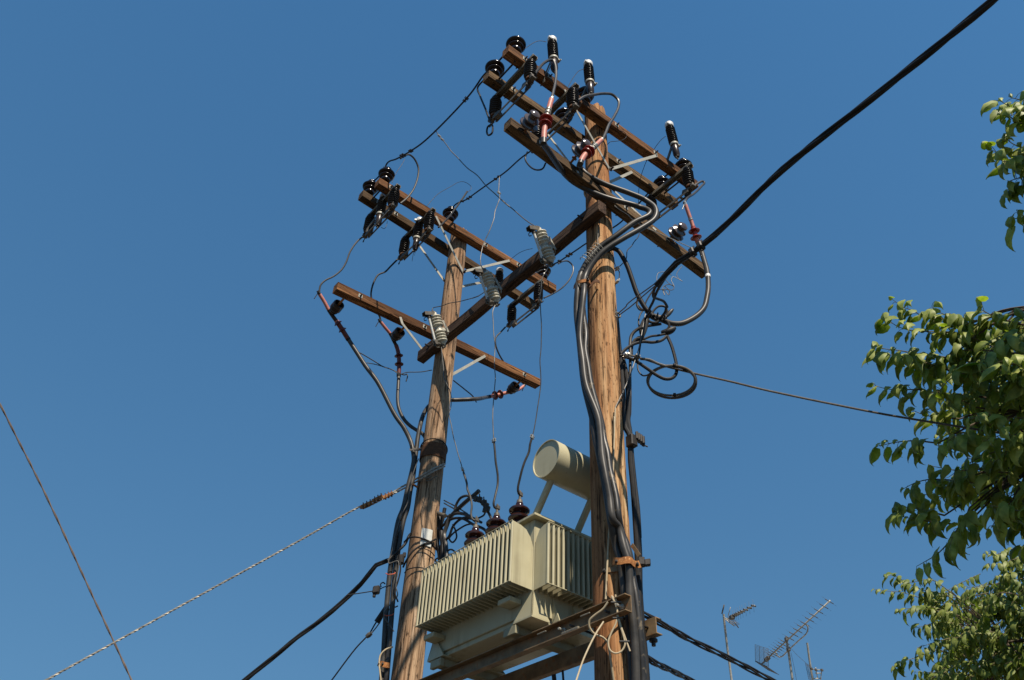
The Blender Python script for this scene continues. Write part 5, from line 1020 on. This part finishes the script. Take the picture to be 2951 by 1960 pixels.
for lb, pts_, ax, c0, c1 in (
    ('fine wire from the highest disc to the leftmost white capped arrester', [('K1', 728, 270), ('K1', 800, 220), ('K1', 860, 185), ('K1', 920, 170), ('K1', 1005, 182)], 'y', 4.0, 3.87),
    ('fine wire from the arm up to the white cap beside the right pole top', [('K1', 1278, 782), ('K1', 1320, 700), ('K1', 1375, 615), ('K1', 1430, 555), ('K1', 1490, 533)], 'y', 3.95, 3.87),
    ('fine wire from the lone arrester cap down behind the arms', [('K2', 1200, 640), ('K2', 1150, 680), ('K2', 1095, 745), ('K2', 1050, 812), ('K2', 955, 960), ('K2', 915, 1060), ('K2', 888, 1140), ('K2', 858, 1310), ('K2', 852, 1400), ('K2', 850, 1520)], 'y', 3.87, 4.5),
    ('fine wire curling off the topmost arm right of the right pole', [('K2', 450, 745), ('K2', 490, 712), ('K2', 580, 702), ('K2', 660, 680), ('K2', 695, 640), ('K2', 680, 600), ('K2', 600, 560)], 'y', 4.05, 3.95),
    ('fine wire beside the far left disc of the left pole', [('K4', 748, 170), ('K4', 710, 240), ('K4', 655, 320), ('K4', 615, 390), ('K4', 582, 480)], 'y', 6.7, 6.76),
    ('fine wire arching over the middle of the left pole front arm', [('K4', 1030, 782), ('K4', 1090, 710), ('K4', 1180, 620), ('K4', 1290, 555), ('K4', 1370, 510), ('K4', 1430, 475), ('K4', 1500, 465), ('K4', 1560, 490), ('K4', 1600, 525), ('K4', 1600, 560), ('K4', 1562, 600)], 'y', 6.75, 6.75),
    ('fine wire sloping up to the uppermost fuse cutout from the left pole arm', [('K6', 945, 955), ('K6', 1010, 900), ('K6', 1090, 840), ('K6', 1200, 790), ('K6', 1310, 765)], 'y', 6.72, 5.4),
    ('fine pale wire crossing under the right part of the tie beam', [('K6', 1300, 1200), ('K6', 1380, 1150), ('K6', 1460, 1110), ('K6', 1525, 1090)], 'x', 3.98, 3.93),
    ('fine blue grey loop under the far left switch', [('K4', 440, 1055), ('K4', 480, 1070), ('K4', 510, 1030), ('K4', 520, 975)], 'y', 7.0, 7.0)):
    wire('fine_wire', lb, 'wire', pts_, ax, c0, c1, .0034, 'cable_black' if 'pale' not in lb else 'wire_strand', G6)
G7 = 'thin earth wires of the left pole terminations'
wire('earth_wire', 'upper twisted black earth wire between the two left terminations', 'wire', [('K5', 680, 1185), ('K5', 780, 1240), ('K5', 900, 1310), ('K5', 1000, 1370), ('K5', 1100, 1405), ('K5', 1200, 1450), ('K5', 1280, 1480), ('K5', 1310, 1470), ('K5', 1320, 1500), ('K5', 1300, 1568)], 'm', 8.4, 8.38, .007, 'cable_black', G7, wob=.006)
wire('earth_wire', 'lower thin grey earth wire running on to the left pole', 'wire', [('K5', 790, 1325), ('K5', 930, 1350), ('K5', 1040, 1390), ('K5', 1130, 1415), ('K5', 1220, 1470), ('K5', 1300, 1448), ('K5', 1420, 1445), ('K5', 1520, 1440), ('K5', 1635, 1420)], 'm', 8.4, 8.1, .0055, 'wire_grey', G7, wob=.006)
wire('earth_wire', 'straight dark wire from behind the left pole down to the horizontal termination cable', 'wire', [('K7', 255, 1240), ('K7', 400, 1355), ('K7', 510, 1450), ('K7', 550, 1520)], 'y', 7.2, 7.44, .008, 'cable_black', G7)

wire('jumper_cable', 'small black loop hanging under the lower arm where a conductor passes behind', 'cable', [('F', 1216, 350), ('F', 1211, 364), ('F', 1220, 382), ('F', 1238, 392), ('F', 1252, 388), ('F', 1258, 376)], 'x', 3.92, 3.92, .0105, 'cable_black', 'black jumper cables at the switches')
# low-voltage cables between the left pole and the lid
G = 'black low voltage cables behind the lid'
lv = [('thick black low voltage cable with a blunt end rising beside the left pole', [('M1', 1050, 1600), ('M1', 1130, 1500), ('M1', 1230, 1400), ('M1', 1330, 1310), ('M1', 1420, 1240), ('M1', 1480, 1185)], .022, 'cable_grey'),
      ('black low voltage cable arching over to the bolted connector', [('M1', 1160, 1480), ('M1', 1180, 1380), ('M1', 1230, 1290), ('M1', 1310, 1250), ('M1', 1400, 1275), ('M1', 1480, 1310), ('M1', 1560, 1400), ('M1', 1620, 1500), ('M1', 1660, 1600)], .014, 'cable_grey'),
      ('low voltage cable lying flat behind the bushings', [('M1', 1080, 1520), ('M1', 1170, 1480), ('M1', 1260, 1480), ('M1', 1350, 1510), ('M1', 1440, 1580)], .017, 'cable_grey'),
      ('thin low voltage cable looping under the bolted connector', [('M1', 1570, 1440), ('M1', 1545, 1495), ('M1', 1490, 1530), ('M1', 1420, 1550), ('M1', 1330, 1545)], .009, 'cable_black'),
      ('black low voltage cable dropping beside the pale plate, first of the bunch', [('M2', 730, -60), ('M2', 745, 60), ('M2', 765, 180), ('M2', 770, 300), ('M2', 760, 420)], .026, 'cable_black'),
      ('black low voltage cable dropping beside the pale plate, second of the bunch', [('M2', 850, -60), ('M2', 815, 40), ('M2', 785, 130), ('M2', 800, 230), ('M2', 812, 370)], .022, 'cable_grey'),
      ('black low voltage cable dropping beside the pale plate, third of the bunch', [('M2', 790, -120), ('M2', 770, -20), ('M2', 735, 100), ('M2', 720, 220), ('M2', 735, 330), ('M2', 745, 430)], .020, 'cable_black'),
      ('black low voltage cable curving out of the bunch towards the middle bushing', [('M2', 735, 330), ('M2', 760, 230), ('M2', 830, 160), ('M2', 870, 60), ('M2', 940, -10), ('M2', 1040, -30), ('M2', 1150, 20)], .013, 'cable_black'),
      ('black low voltage cable sagging behind the farthest bushing', [('M2', 760, 60), ('M2', 850, -10), ('M2', 960, -20), ('M2', 1070, 40), ('M2', 1180, 90), ('M2', 1240, 170)], .014, 'cable_black'),
      ('thin black loop between the left pole bundle and the farthest bushing', [('M2', 1060, 32), ('M2', 1000, 45), ('M2', 930, 85), ('M2', 870, 130), ('M2', 835, 175), ('M2', 870, 215), ('M2', 905, 170), ('M2', 895, 100), ('M2', 870, 40)], .009, 'cable_black'),
      ('thin black wire sagging into the bundle above the fins', [('M2', 690, 250), ('M2', 720, 300), ('M2', 780, 320), ('M2', 850, 285), ('M2', 930, 350)], .009, 'cable_black'),
      ('black wire criss crossing low in the bundle above the fins', [('M2', 660, 420), ('M2', 720, 370), ('M2', 780, 370), ('M2', 850, 330), ('M2', 900, 350)], .008, 'cable_black'),
      ('black wire tangled at the left end of the fins', [('M2', 690, 300), ('M2', 670, 360), ('M2', 700, 400), ('M2', 740, 430), ('M2', 680, 440), ('M2', 650, 500)], .009, 'cable_black')]
for lb, pts_, r_, mt in lv: wire('low_voltage_cable', lb, 'cable', pts_, 'x', 4.36, 4.36, r_, mt, G)
t = thing('splice_joint', 'bolted black connector with teeth behind the farthest bushing', 'cable joint', on('M1', 1560, 1380, 'x', 4.34), None)
mb = MB()
for (x_, y_) in ((1440, 1290), (1490, 1300), (1545, 1340), (1575, 1380), (1590, 1420), (1560, 1430)):
    c_ = on('M1', x_, y_, 'x', 4.33); mb.box(c_, ((1, .5, .3), (-.5, 1, .2), (0, -.3, 1)), (.02, .022, .028), .006); mb.lathe(c_, (-.3, -.2, 1), [(0, -.03), (.01, -.03), (.01, .035), (.006, .036), (.006, .06), (0, .06)], 6)
mb.build('body', M['dark_steel'], t)
wire('strut_wire', 'upper pale stay wire from the left pole eye to the bundle behind the bushings', 'wire', [('M1', 1030, 1310), ('M1', 1100, 1345), ('M1', 1200, 1400), ('M1', 1330, 1480)], 'x', 4.40, 4.36, .007, 'wire_grey')
wire('strut_wire', 'lower pale stay wire from the left pole eye to the bundle behind the bushings', 'wire', [('M1', 1030, 1345), ('M1', 1100, 1385), ('M1', 1200, 1440), ('M1', 1300, 1500)], 'x', 4.40, 4.36, .007, 'wire_grey')
t = thing('conduit_stub', 'short grey pipe stub sticking out of the left pole beside the bundle', 'pipe', on('M1', 950, 1450, 'x', 4.34)); mb = MB(); mb.tube(smooth(path([('M1', 890, 1400), ('M1', 930, 1460), ('M1', 990, 1490), ('M1', 1045, 1510)], 'x', 4.32), 5), .022, 10); mb.build('pipe', M['grey_steel'], t)

# ------------------------------------------------------------------ trees
def leaf_mat(name, c1, c2, tr):
    q = N(name); f = q.noise((1, 1, 1), 1.3, 3, .5); f2 = q.noise((1, 1, 1), 7.5, 3, .6)
    col = q.ramp(q.mix(.68, f, f2), [(.38, c1), (.60, c2), (.70, tuple(x * y for x, y in zip(c2, (1.25, 1.05, .7))))])
    q.fin(col, .5, 0, .28)
    tl = q.n('ShaderNodeBsdfTranslucent'); q.l(q.mix(1.0, col, tr, 'MULTIPLY'), tl.inputs[0])
    mx = q.n('ShaderNodeMixShader'); mx.inputs[0].default_value = .30
    q.l(q.b.outputs[0], mx.inputs[1]); q.l(tl.outputs[0], mx.inputs[2]); q.l(mx.outputs[0], q.t.nodes['Material Output'].inputs[0])
    return q.m
M['leaf_near'] = leaf_mat('leaf_green_near', (.09, .13, .016), (.32, .345, .085), (1.5, 1.9, .35))
M['leaf_far'] = leaf_mat('leaf_green_far', (.085, .12, .018), (.225, .25, .064), (1.5, 1.9, .35))
M['bark'] = weathered('bark_grey_brown', (.05, .038, .026), (.12, .092, .065), 14, .9, 0, .2, .5)
M['twig'] = weathered('twig_green_brown', (.09, .075, .03), (.17, .14, .06), 20, .7, 0, .3, .1)
WT = [(0, .34, -.10), (.08, .86, -.06), (.22, 1.0, .0), (.42, .88, .0), (.60, .62, .0), (.78, .30, .0), (.90, .10, 0), (1.0, .012, 0)]
def rnd(a=1): return Vector((random.uniform(-a, a), random.uniform(-a, a), random.uniform(-a, a)))
def leaf(mb, p, d, nrm, L, wide=.40, fold=.5, curl=.8):
    """heart shaped leaf from p along d, blade halves folded about the midrib, tip curling over"""
    d = d.normalized(); nrm = (nrm - d * nrm.dot(d))
    if nrm.length < 1e-3: nrm = Vector((1, 0, 0)) - d * d.x
    nrm.normalize(); s = d.cross(nrm); q = Vector(p); ax = d.copy(); up = nrm.copy(); prev = None; lt = 0
    wav = random.uniform(-.15, .15)
    for (t, w, back) in WT:
        st = (t - lt) * L; lt = t
        rot = Matrix.Rotation(-curl * (t * .9) * st / L * 1.6, 3, s); ax = rot @ ax; up = rot @ up
        q = q + ax * st
        row = []
        for u in (-1, -.55, 0, .55, 1):
            hw = w * wide * L
            f = fold * (1 + wav * u)
            row.append(q + s * (u * hw * math.cos(f * abs(u) * .9)) - up * (abs(u) ** 1.3 * hw * math.sin(f)) + ax * (back * L * abs(u) + (.0 if u else .0)) + up * (.012 * L * math.sin(t * 19 + u * 5)))
        b = mb.add(row)
        if prev is not None:
            for k in range(4): mb.face([prev + k, prev + k + 1, b + k + 1, b + k], True)
        prev = b
UP = Vector((0, 0, 1))
def leafy(mb_l, mb_t, pts, n, L, r0, droop=1.15, jit=.35, tipfan=True):
    """twig through pts (tip first) carrying n leaves on stalks"""
    p = smooth(pts, 5); q, Lg = resample(p, .03)
    mb_t.tube(q, lambda u: r0 * (.35 + .9 * u), 6)
    for i in range(n):
        u = (i / max(1, n - 1)) ** .85 * .95 + random.uniform(-.03, .03); u = min(max(u, 0), 1)
        j = min(len(q) - 2, int(u * (len(q) - 1))); c = q[j]; out_ = (q[0] - q[-1]).normalized()
        side = out_.cross(UP).normalized() * (1 if i % 2 else -1)
        sd = (side * random.uniform(.3, 1) + out_ * random.uniform(.1, .9) + UP * random.uniform(-.6, .55)).normalized()
        l = L * random.choice((random.uniform(.45, .8), random.uniform(.75, 1.18), random.uniform(.75, 1.18))) * (.8 if u < .08 else 1)
        e_ = c + sd * l * random.uniform(.2, .45)
        mb_t.tube([c, (c + e_) / 2 + UP * .01, e_], .0022 if L > .12 else .002, 4, False)
        dr = droop * random.uniform(.5, 1.25)
        d = (sd * .5 + out_ * .55 - UP * dr * .75 + rnd(jit * .8))
        nr = UP * .75 + out_ * .8 + sd * .35 + rnd(.4)
        leaf(mb_l, e_, d, nr, l * 1.08, random.uniform(.27, .39), random.uniform(.4, 1.1), random.uniform(1.0, 2.6))
def inside(poly, x, y):
    c = False; n = len(poly)
    for i in range(n):
        (x0, y0), (x1, y1) = poly[i], poly[(i+1) % n]
        if (y0 > y) != (y1 > y) and x < (x1 - x0) * (y - y0) / (y1 - y0) + x0: c = not c
    return c
def src(k, x, y): A, B, s = KK[k]; return (A + x / s, B + y / s)
def tree(name, label, base, trunk_r, forks, twigs, fills, L, lm, group):
    t = thing(name, label, 'tree', base, group)
    tm, lb, tw = MB(), MB(), MB()
    top = forks[0]
    base = Vector(base)
    tp = smooth([base - UP * .3, base + UP * .8 + Vector((.05, -.04, 0)), base.lerp(top, .55) + Vector((-.06, .08, 0)), top], 6)
    tm.tube(tp, lambda u: trunk_r * (1.25 - .75 * u), 16)
    for f in forks[1:]:
        a_ = top if f[2] > top[2] - .6 else tp[int(len(tp) * .6)]
        lb.tube(smooth([a_, a_.lerp(f, .5) + UP * .12 + rnd(.08), f], 6), lambda u: trunk_r * (.30 - .22 * u), 10)
    lv = MB()
    for (pts, n) in twigs:
        tail = pts[-1]; f = min(forks, key=lambda q: (q - tail).length)
        leafy(lv, tw, pts, n, L, .006)
        lb.tube(smooth([f, f.lerp(tail, .5) + UP * .05, tail], 5), lambda u: .012 - .006 * u, 6)
    for (poly, n, d0, d1, nl, dx) in fills:
        x0, x1 = min(q[0] for q in poly), max(q[0] for q in poly); y0, y1 = min(q[1] for q in poly), max(q[1] for q in poly); k = 0
        while k < n:
            x, y = random.uniform(x0, x1), random.uniform(y0, y1)
            if not inside(poly, x, y): continue
            k += 1; dd = random.uniform(d0, d1)
            tip = on('S', x, y, 'd', dd); tail = on('S', x + dx * random.uniform(.6, 1.3), y + random.uniform(-90, 50), 'd', dd + random.uniform(-.1, .35))
            leafy(lv, tw, [tip, tip.lerp(tail, .5) + UP * .03 + rnd(.04), tail], nl, L, .0055, jit=.5)
            f = min(forks, key=lambda q: (q - tail).length)
            if k % 3 == 0: lb.tube(smooth([f, f.lerp(tail, .5) + rnd(.12), tail], 5), lambda u: .014 - .008 * u, 6)
    tm.build('trunk', M['bark'], t); lb.build('limbs', M['bark'], t); tw.build('twigs', M['twig'], t); lv.build('crown', M[lm], t)
    return t
def tw(k, l, d0, d1, n): return ([on(k, x, y, 'd', d0 + (d1 - d0) * i / (len(l) - 1)) for i, (x, y) in enumerate(l)], n)
D = 7.7
twigs = [tw('M6', [(430, 225), (540, 300), (640, 335), (710, 380), (850, 400), (1010, 430), (1230, 490)], D - .1, D + .2, 20),
         tw('M6', [(330, 370), (440, 470), (560, 520), (820, 545), (1060, 560), (1230, 610)], D - .25, D + .1, 20),
         tw('M6', [(240, 680), (340, 715), (480, 730), (700, 770), (950, 800)], D - .1, D + .2, 17),
         tw('M6', [(270, 760), (420, 780), (600, 810), (900, 900)], D - .3, D, 14),
         tw('M6', [(260, 1090), (380, 1120), (550, 1125), (720, 1130), (950, 1180)], D - .15, D + .1, 16),
         tw('M6', [(560, 880), (680, 870), (850, 890), (1050, 940)], D + .1, D + .2, 12),
         tw('M6', [(620, 1330), (760, 1385), (880, 1400), (1100, 1420)], D + .15, D + .3, 12),
         tw('M6', [(1280, 300), (1350, 340), (1450, 400), (1560, 460)], D + .1, D + .2, 9),
         tw('M6', [(1000, 360), (1100, 400), (1250, 430), (1450, 470)], D + .1, D + .25, 12),
         tw('M6', [(820, 290), (900, 350), (1050, 410), (1200, 470)], D, D + .2, 10),
         tw('M6', [(1640, 330), (1700, 380), (1800, 420), (1950, 470)], D, D + .2, 8),
         tw('M7', [(190, 80), (260, 60), (400, 45), (560, 60)], D - .2, D, 15),
         tw('M7', [(340, 350), (420, 310), (520, 290), (700, 300)], D - .1, D + .2, 14),
         tw('M7', [(290, 450), (345, 465), (440, 480), (600, 520)], D - .1, D + .1, 14),
         tw('M7', [(300, 520), (390, 540), (520, 560), (700, 580)], D - .25, D, 13),
         tw('M7', [(430, 840), (500, 800), (550, 770), (640, 680), (720, 600)], D - .3, D - .1, 10),
         tw('M7', [(790, 640), (760, 600), (740, 540), (760, 470)], D - .3, D - .1, 7),
         tw('M7', [(640, 690), (660, 640), (700, 580), (760, 500)], D - .35, D - .1, 7),
         tw('M7', [(900, 600), (920, 560), (960, 500), (1020, 440)], D - .3, D - .1, 9),
         tw('M7', [(900, 30), (960, 10), (1040, 20), (1150, 40)], D - .6, D - .4, 9),
         tw('M6', [(1560, 820), (1640, 860), (1720, 900), (1850, 960)], D - .7, D - .5, 8),
         tw('M6', [(1180, 1430), (1300, 1400), (1420, 1410), (1600, 1430)], D - .6, D - .4, 10),
         tw('M8', [(560, 560), (620, 610), (700, 640), (840, 660)], D - .1, D + .2, 9), tw('M8', [(560, 1010), (640, 980), (720, 950), (860, 930)], D - .2, D + .1, 8), tw('M8', [(600, 1230), (660, 1225), (740, 1200), (880, 1180)], D - .2, D, 6), tw('M8', [(590, 225), (660, 245), (740, 260), (880, 300)], D - .1, D + .2, 9),
         tw('M8', [(510, 250), (570, 290), (640, 325), (716, 335), (860, 380)], D - .2, D, 10),
         tw('M8', [(520, 320), (590, 380), (660, 430), (800, 470)], D - .3, D - .1, 8),
         tw('M8', [(430, 660), (500, 680), (600, 705), (700, 715), (860, 730)], D - .1, D + .1, 12),
         tw('M8', [(480, 720), (560, 760), (650, 740), (800, 760)], D - .3, D - .1, 8),
         tw('M8', [(590, 920), (650, 900), (720, 880), (860, 860)], D - .2, D, 7),
         tw('M8', [(655, 1165), (700, 1172), (760, 1150), (880, 1120)], D - .3, D - .1, 7)]
polyA = [(2640, 985), (2700, 930), (2800, 915), (2951, 880), (3180, 880), (3180, 1540), (2951, 1545), (2900, 1525), (2850, 1490), (2800, 1500), (2735, 1480), (2690, 1520), (2640, 1490), (2640, 1420), (2670, 1360), (2640, 1300), (2610, 1270), (2700, 1200), (2660, 1080)]
polyA2 = [(2720, 980), (2951, 930), (3180, 930), (3180, 1480), (2760, 1450), (2700, 1300), (2720, 1100)]
polyT = [(2890, 300), (3150, 250), (3150, 660), (2940, 640), (2890, 520)]
base = Vector((8.9, .85, 0))
forks = [on('S', 3260, 1250, 'd', 8.1), on('S', 3060, 1010, 'd', 8.0), on('S', 3020, 1330, 'd', 8.1), on('S', 3090, 480, 'd', 8.0), on('S', 2960, 1180, 'd', 8.2), on('S', 3000, 880, 'd', 8.0)]
tree('broadleaf_tree', 'near tree with big drooping heart shaped leaves reaching in from the right', base, .15, forks, twigs,
     [(polyA, 100, D - .5, D + .5, 9, 150), (polyA2, 105, D + .3, D + 1.3, 10, 160), ([(2890, 1480), (3160, 1480), (3160, 1610), (2925, 1600)], 14, D - .3, D + .5, 9, 120), (polyT, 26, D - .2, D + .5, 8, 120)], .186, 'leaf_near', 'broadleaf trees on the right')
DF = 13.2
twf = [tw('M7', [(150, 990), (220, 1000), (330, 1010), (500, 1060), (700, 1100)], DF, DF + .4, 26),
       tw('M7', [(215, 910), (270, 900), (330, 930), (450, 990), (600, 1020)], DF - .2, DF + .3, 22),
       tw('M7', [(330, 960), (420, 940), (520, 930), (640, 1010)], DF, DF + .3, 18),
       tw('M7', [(300, 1120), (400, 1110), (520, 1120), (700, 1160)], DF - .3, DF, 20),
       tw('M7', [(400, 1240), (480, 1220), (560, 1200), (700, 1210)], DF - .2, DF + .1, 18),
       tw('M7', [(730, 970), (800, 985), (900, 960), (1106, 920)], DF + .1, DF + .5, 16),
       tw('M7', [(860, 750), (920, 770), (1000, 740), (1106, 720)], DF, DF + .5, 18),
       tw('M7', [(880, 830), (950, 830), (1040, 800), (1160, 780)], DF, DF + .4, 16),
       tw('M7', [(920, 910), (980, 890), (1060, 880), (1180, 860)], DF, DF + .4, 14),
       tw('M7', [(275, 1480), (330, 1450), (400, 1430), (560, 1370)], DF - .2, DF + .2, 20),
       tw('M7', [(430, 1360), (500, 1340), (560, 1320), (700, 1290)], DF - .2, DF + .2, 16)]
pf1 = [(2640, 1710), (2740, 1712), (2860, 1700), (2890, 1670), (2860, 1620), (2900, 1580), (2951, 1570), (3150, 1560), (3150, 1990), (2600, 1990), (2640, 1920), (2690, 1860), (2660, 1800)]
base2 = Vector((15.0, 3.1, 0))
fk2 = [on('S', 3250, 1850, 'd', 14.2), on('S', 3010, 1760, 'd', 14), on('S', 2900, 1850, 'd', 14), on('S', 3050, 1620, 'd', 14), on('S', 2850, 1960, 'd', 14)]
tree('broadleaf_tree', 'farther tree of the same drooping leaves, looking smaller in the lower right corner', base2, .20, fk2, twf,
     [([(2900, 1500), (3160, 1480), (3160, 1640), (2880, 1620)], 22, DF, DF + 1.2, 12, 90), (pf1, 165, DF - .5, DF + 1.0, 13, 95), (pf1, 120, DF + 1.0, DF + 2.2, 13, 110)], .165, 'leaf_far', 'broadleaf trees on the right')

# ------------------------------------------------------------------ rooftop aerials
G = 'television aerials on masts'
def mast(t, k, pts, d, r, zlow, mat='alu'):
    p = [on(k, x, y, 'd', d) for x, y in pts]; p.append(Vector((p[-1].x, p[-1].y, zlow)))
    mb = MB(); mb.tube(p, r, 10); return mb.build('mast', M[mat], t)
ROOF = 4.2
t = thing('television_aerial', 'long aerial with many crossed rods tilted up on a dark mast, biggest of the three', 'aerial', on('M5', 1340, 1464, 'd', 18), G)
mast(t, 'M5', [(1255, 895), (1290, 1100), (1340, 1464)], 18, .023, ROOF, 'alu')
a_, b_ = on('M5', 920, 1245, 'd', 18.25), on('M5', 1855, 380, 'd', 17.6); bd = (b_ - a_).normalized()
mb = MB(); mb.tube([a_, b_], .0145, 8); mb.build('boom', M['alu'], t)
ex = (Vector((1, .1, .0)) - bd * bd.x).normalized(); ey = bd.cross(ex)
for i, u in enumerate([.985, .91, .835, .765, .705, .64, .59, .535, .475, .415, .35, .315, .28, .25, .22, .19, .165, .14]):
    c = a_.lerp(b_, u); mb = MB(); h = .145 if u > .3 else .12
    mb.tube([c - ex * h, c + ex * h], .0085, 6)
    mb.tube([c - ex * .245 + ey * .02, c + ex * .245 - ey * .02], .0022, 4)
    mb.build('element', M['alu_dark'], t)
c = a_.lerp(b_, .085); mb = MB(); mb.box(c, (bd, ex, ey), (.06, .036, .034), .012); mb.build('feed_box', M['alu_dark'], t)
mb = MB(); mb.tube(smooth(path([('M5', 1505, 690), ('M5', 1548, 740), ('M5', 1535, 820), ('M5', 1420, 930), ('M5', 1290, 1050), ('M5', 1190, 1145), ('M5', 1140, 1140), ('M5', 1110, 1080)], 'd', 17.85, 18.15), 5), .013, 8); mb.build('support_arm', M['alu'], t)
mb = MB(); mb.box(on('M5', 1285, 1045, 'd', 17.97), I3, (.032, .032, .036), .008); mb.build('mast_clamp', M['alu_dark'], t); mb = MB(); mb.box(on('M5', 1255, 910, 'd', 17.97), I3, (.028, .028, .036), .008); mb.build('mast_clamp', M['alu_dark'], t)
def grid(t, c00, c10, c01, n, m_, r=.0035, name='reflector'):
    mb = MB(); U, V = c10 - c00, c01 - c00
    for i in range(n + 1): mb.tube([c00 + V * (i / n), c00 + U + V * (i / n)], r, 4)
    for i in range(m_ + 1): mb.tube([c00 + U * (i / m_), c00 + U * (i / m_) + V], r, 4)
    mb.build(name, M['alu_dark'], t)
grid(t, on('M5', 830, 980, 'd', 18.4), on('M5', 1010, 1040, 'd', 18.0), on('M5', 835, 1215, 'd', 18.5), 14, 3)
grid(t, on('M5', 840, 1215, 'd', 18.5), on('M5', 985, 1275, 'd', 18.0), on('M5', 1010, 1330, 'd', 18.9), 12, 3)
mb = MB(); mb.tube([on('M5', 840, 1210, 'd', 18.4), on('M5', 990, 1280, 'd', 18.1)], .010, 6); mb.build('reflector_bar', M['alu_dark'], t)

t = thing('television_aerial', 'smaller aerial of dark directors with a spread reflector, on the left mast', 'aerial', on('M5', 510, 1464, 'd', 19), G)
mast(t, 'M5', [(402, 565), (418, 720), (455, 1040), (512, 1464)], 19, .023, ROOF, 'alu')
a_, b_ = on('M5', 440, 640, 'd', 19.0), on('M5', 825, 445, 'd', 18.3); bd = (b_ - a_).normalized()
mb = MB(); mb.tube([on('M5', 410, 640, 'd', 19), a_, b_], .012, 8); mb.build('boom', M['alu'], t)
ex = (Vector((1, -.3, 0)) - bd * bd.dot(Vector((1, -.3, 0)))).normalized(); ey = bd.cross(ex)
for u in (.96, .82, .69, .58, .50, .42, .36, .30, .24):
    c = a_.lerp(b_, u); mb = MB(); mb.tube([c - ex * .055, c + ex * .055], .017, 7); mb.tube([c - ey * .13, c + ey * .13], .0025, 4); mb.build('element', M['alu_dark'], t)
c = on('M5', 515, 612, 'd', 18.8); mb = MB(); mb.box(c, (bd, ex, ey), (.05, .042, .042), .012); mb.build('feed_box', M['alu_dark'], t)
for q_ in (((410, 440), (380, 562), .016), ((497, 470), (462, 600), .008), ((548, 672), (605, 752), .012), ((430, 640), (545, 725), .010), ((400, 600), (540, 690), .007)):
    mb = MB(); mb.tube([on('M5', *q_[0], 'd', 18.9), on('M5', *q_[1], 'd', 18.95)], q_[2], 6); mb.build('reflector_bar', M['alu_dark' if q_[2] > .011 else 'alu'], t)
grid(t, on('M5', 425, 625, 'd', 19.0), on('M5', 545, 730, 'd', 18.8), on('M5', 500, 600, 'd', 19.3), 7, 4, .003)

t = thing('television_aerial', 'aerial with an open square frame on the pale right mast, lowest of the three', 'aerial', on('M5', 1612, 1464, 'd', 18.6), G)
mast(t, 'M5', [(1540, 955), (1570, 1180), (1615, 1464)], 18.6, .020, ROOF, 'alu')
grid(t, on('M5', 1515, 1235, 'd', 18.6), on('M5', 1590, 1265, 'd', 18.5), on('M5', 1560, 1450, 'd', 18.7), 14, 3, .003)
for q_ in (((1585, 1312), (1740, 1326)), ((1600, 1445), (1735, 1440)), ((1655, 1290), (1685, 1450)), ((1738, 1320), (1722, 1464)), ((1650, 1370), (1730, 1372))):
    mb = MB(); mb.tube([on('M5', *q_[0], 'd', 18.4), on('M5', *q_[1], 'd', 18.45)], .009, 7); mb.build('frame_bar', M['alu'], t)
for q_ in ((1600, 1310), (1740, 1328), (1660, 1325)):
    mb = MB(); mb.box(on('M5', *q_, 'd', 18.38), I3, (.026, .02, .02), .005); mb.build('joint', M['alu_dark'], t)
G = 'thin stay wires of the aerial masts'
wire('stay_wire', 'hair thin stay wire right of the biggest aerial', 'wire', [('M5', 1320, 1090), ('M5', 1360, 1280), ('M5', 1395, 1464), ('M5', 1440, 1700)], 'd', 18, 18.2, .003, 'alu_dark', G)
wire('stay_wire', 'hair thin stay wire between the biggest aerial and the pale right mast', 'wire', [('M5', 1290, 1000), ('M5', 1400, 1120), ('M5', 1515, 1225), ('M5', 1560, 1280)], 'd', 18, 18.5, .003, 'alu_dark', G)

# the low house whose roof carries the aerials (below the frame)
hc = on('M5', 1000, 1464, 'd', 20); h = thing('flat_house', 'plain pale flat roofed house the aerial masts stand on', 'house', (hc.x + 1.0, hc.y + .8, 0))
M['plaster'] = weathered('plaster_pale', (.50, .46, .38), (.62, .58, .50), 1.2, .9, 0, .2, .1)
M['glass'] = weathered('window_dark', (.03, .035, .04), (.05, .055, .06), 3, .1, 0, .6, 0)
ux = Vector((.55, -.83, 0)); uy = Vector((.83, .55, 0)); cc = Vector((hc.x + 1.0, hc.y + .8, 0))
mb = MB(); mb.box(cc + UP * 2.05, (ux, uy, UP), (5.5, 3.6, 2.05), .02); mb.build('wall', M['plaster'], h)
mb = MB(); mb.box(cc + UP * 4.18, (ux, uy, UP), (5.7, 3.8, .078), .02); mb.build('roof', M['plaster'], h)
for k in (-3.2, 0, 3.2):
    c = cc + ux * k - uy * 3.61 + UP * 2.2; mb = MB(); mb.box(c, (ux, uy, UP), (.65, .04, .7), .01); w_ = mb.build('window', M['plaster'], h)
    mb = MB(); mb.box(c - uy * .05, (ux, uy, UP), (.57, .008, .62), .002); mb.build('pane', M['glass'], w_)
for o in list(bpy.data.objects):
    if '_o' in o: del o['_o']
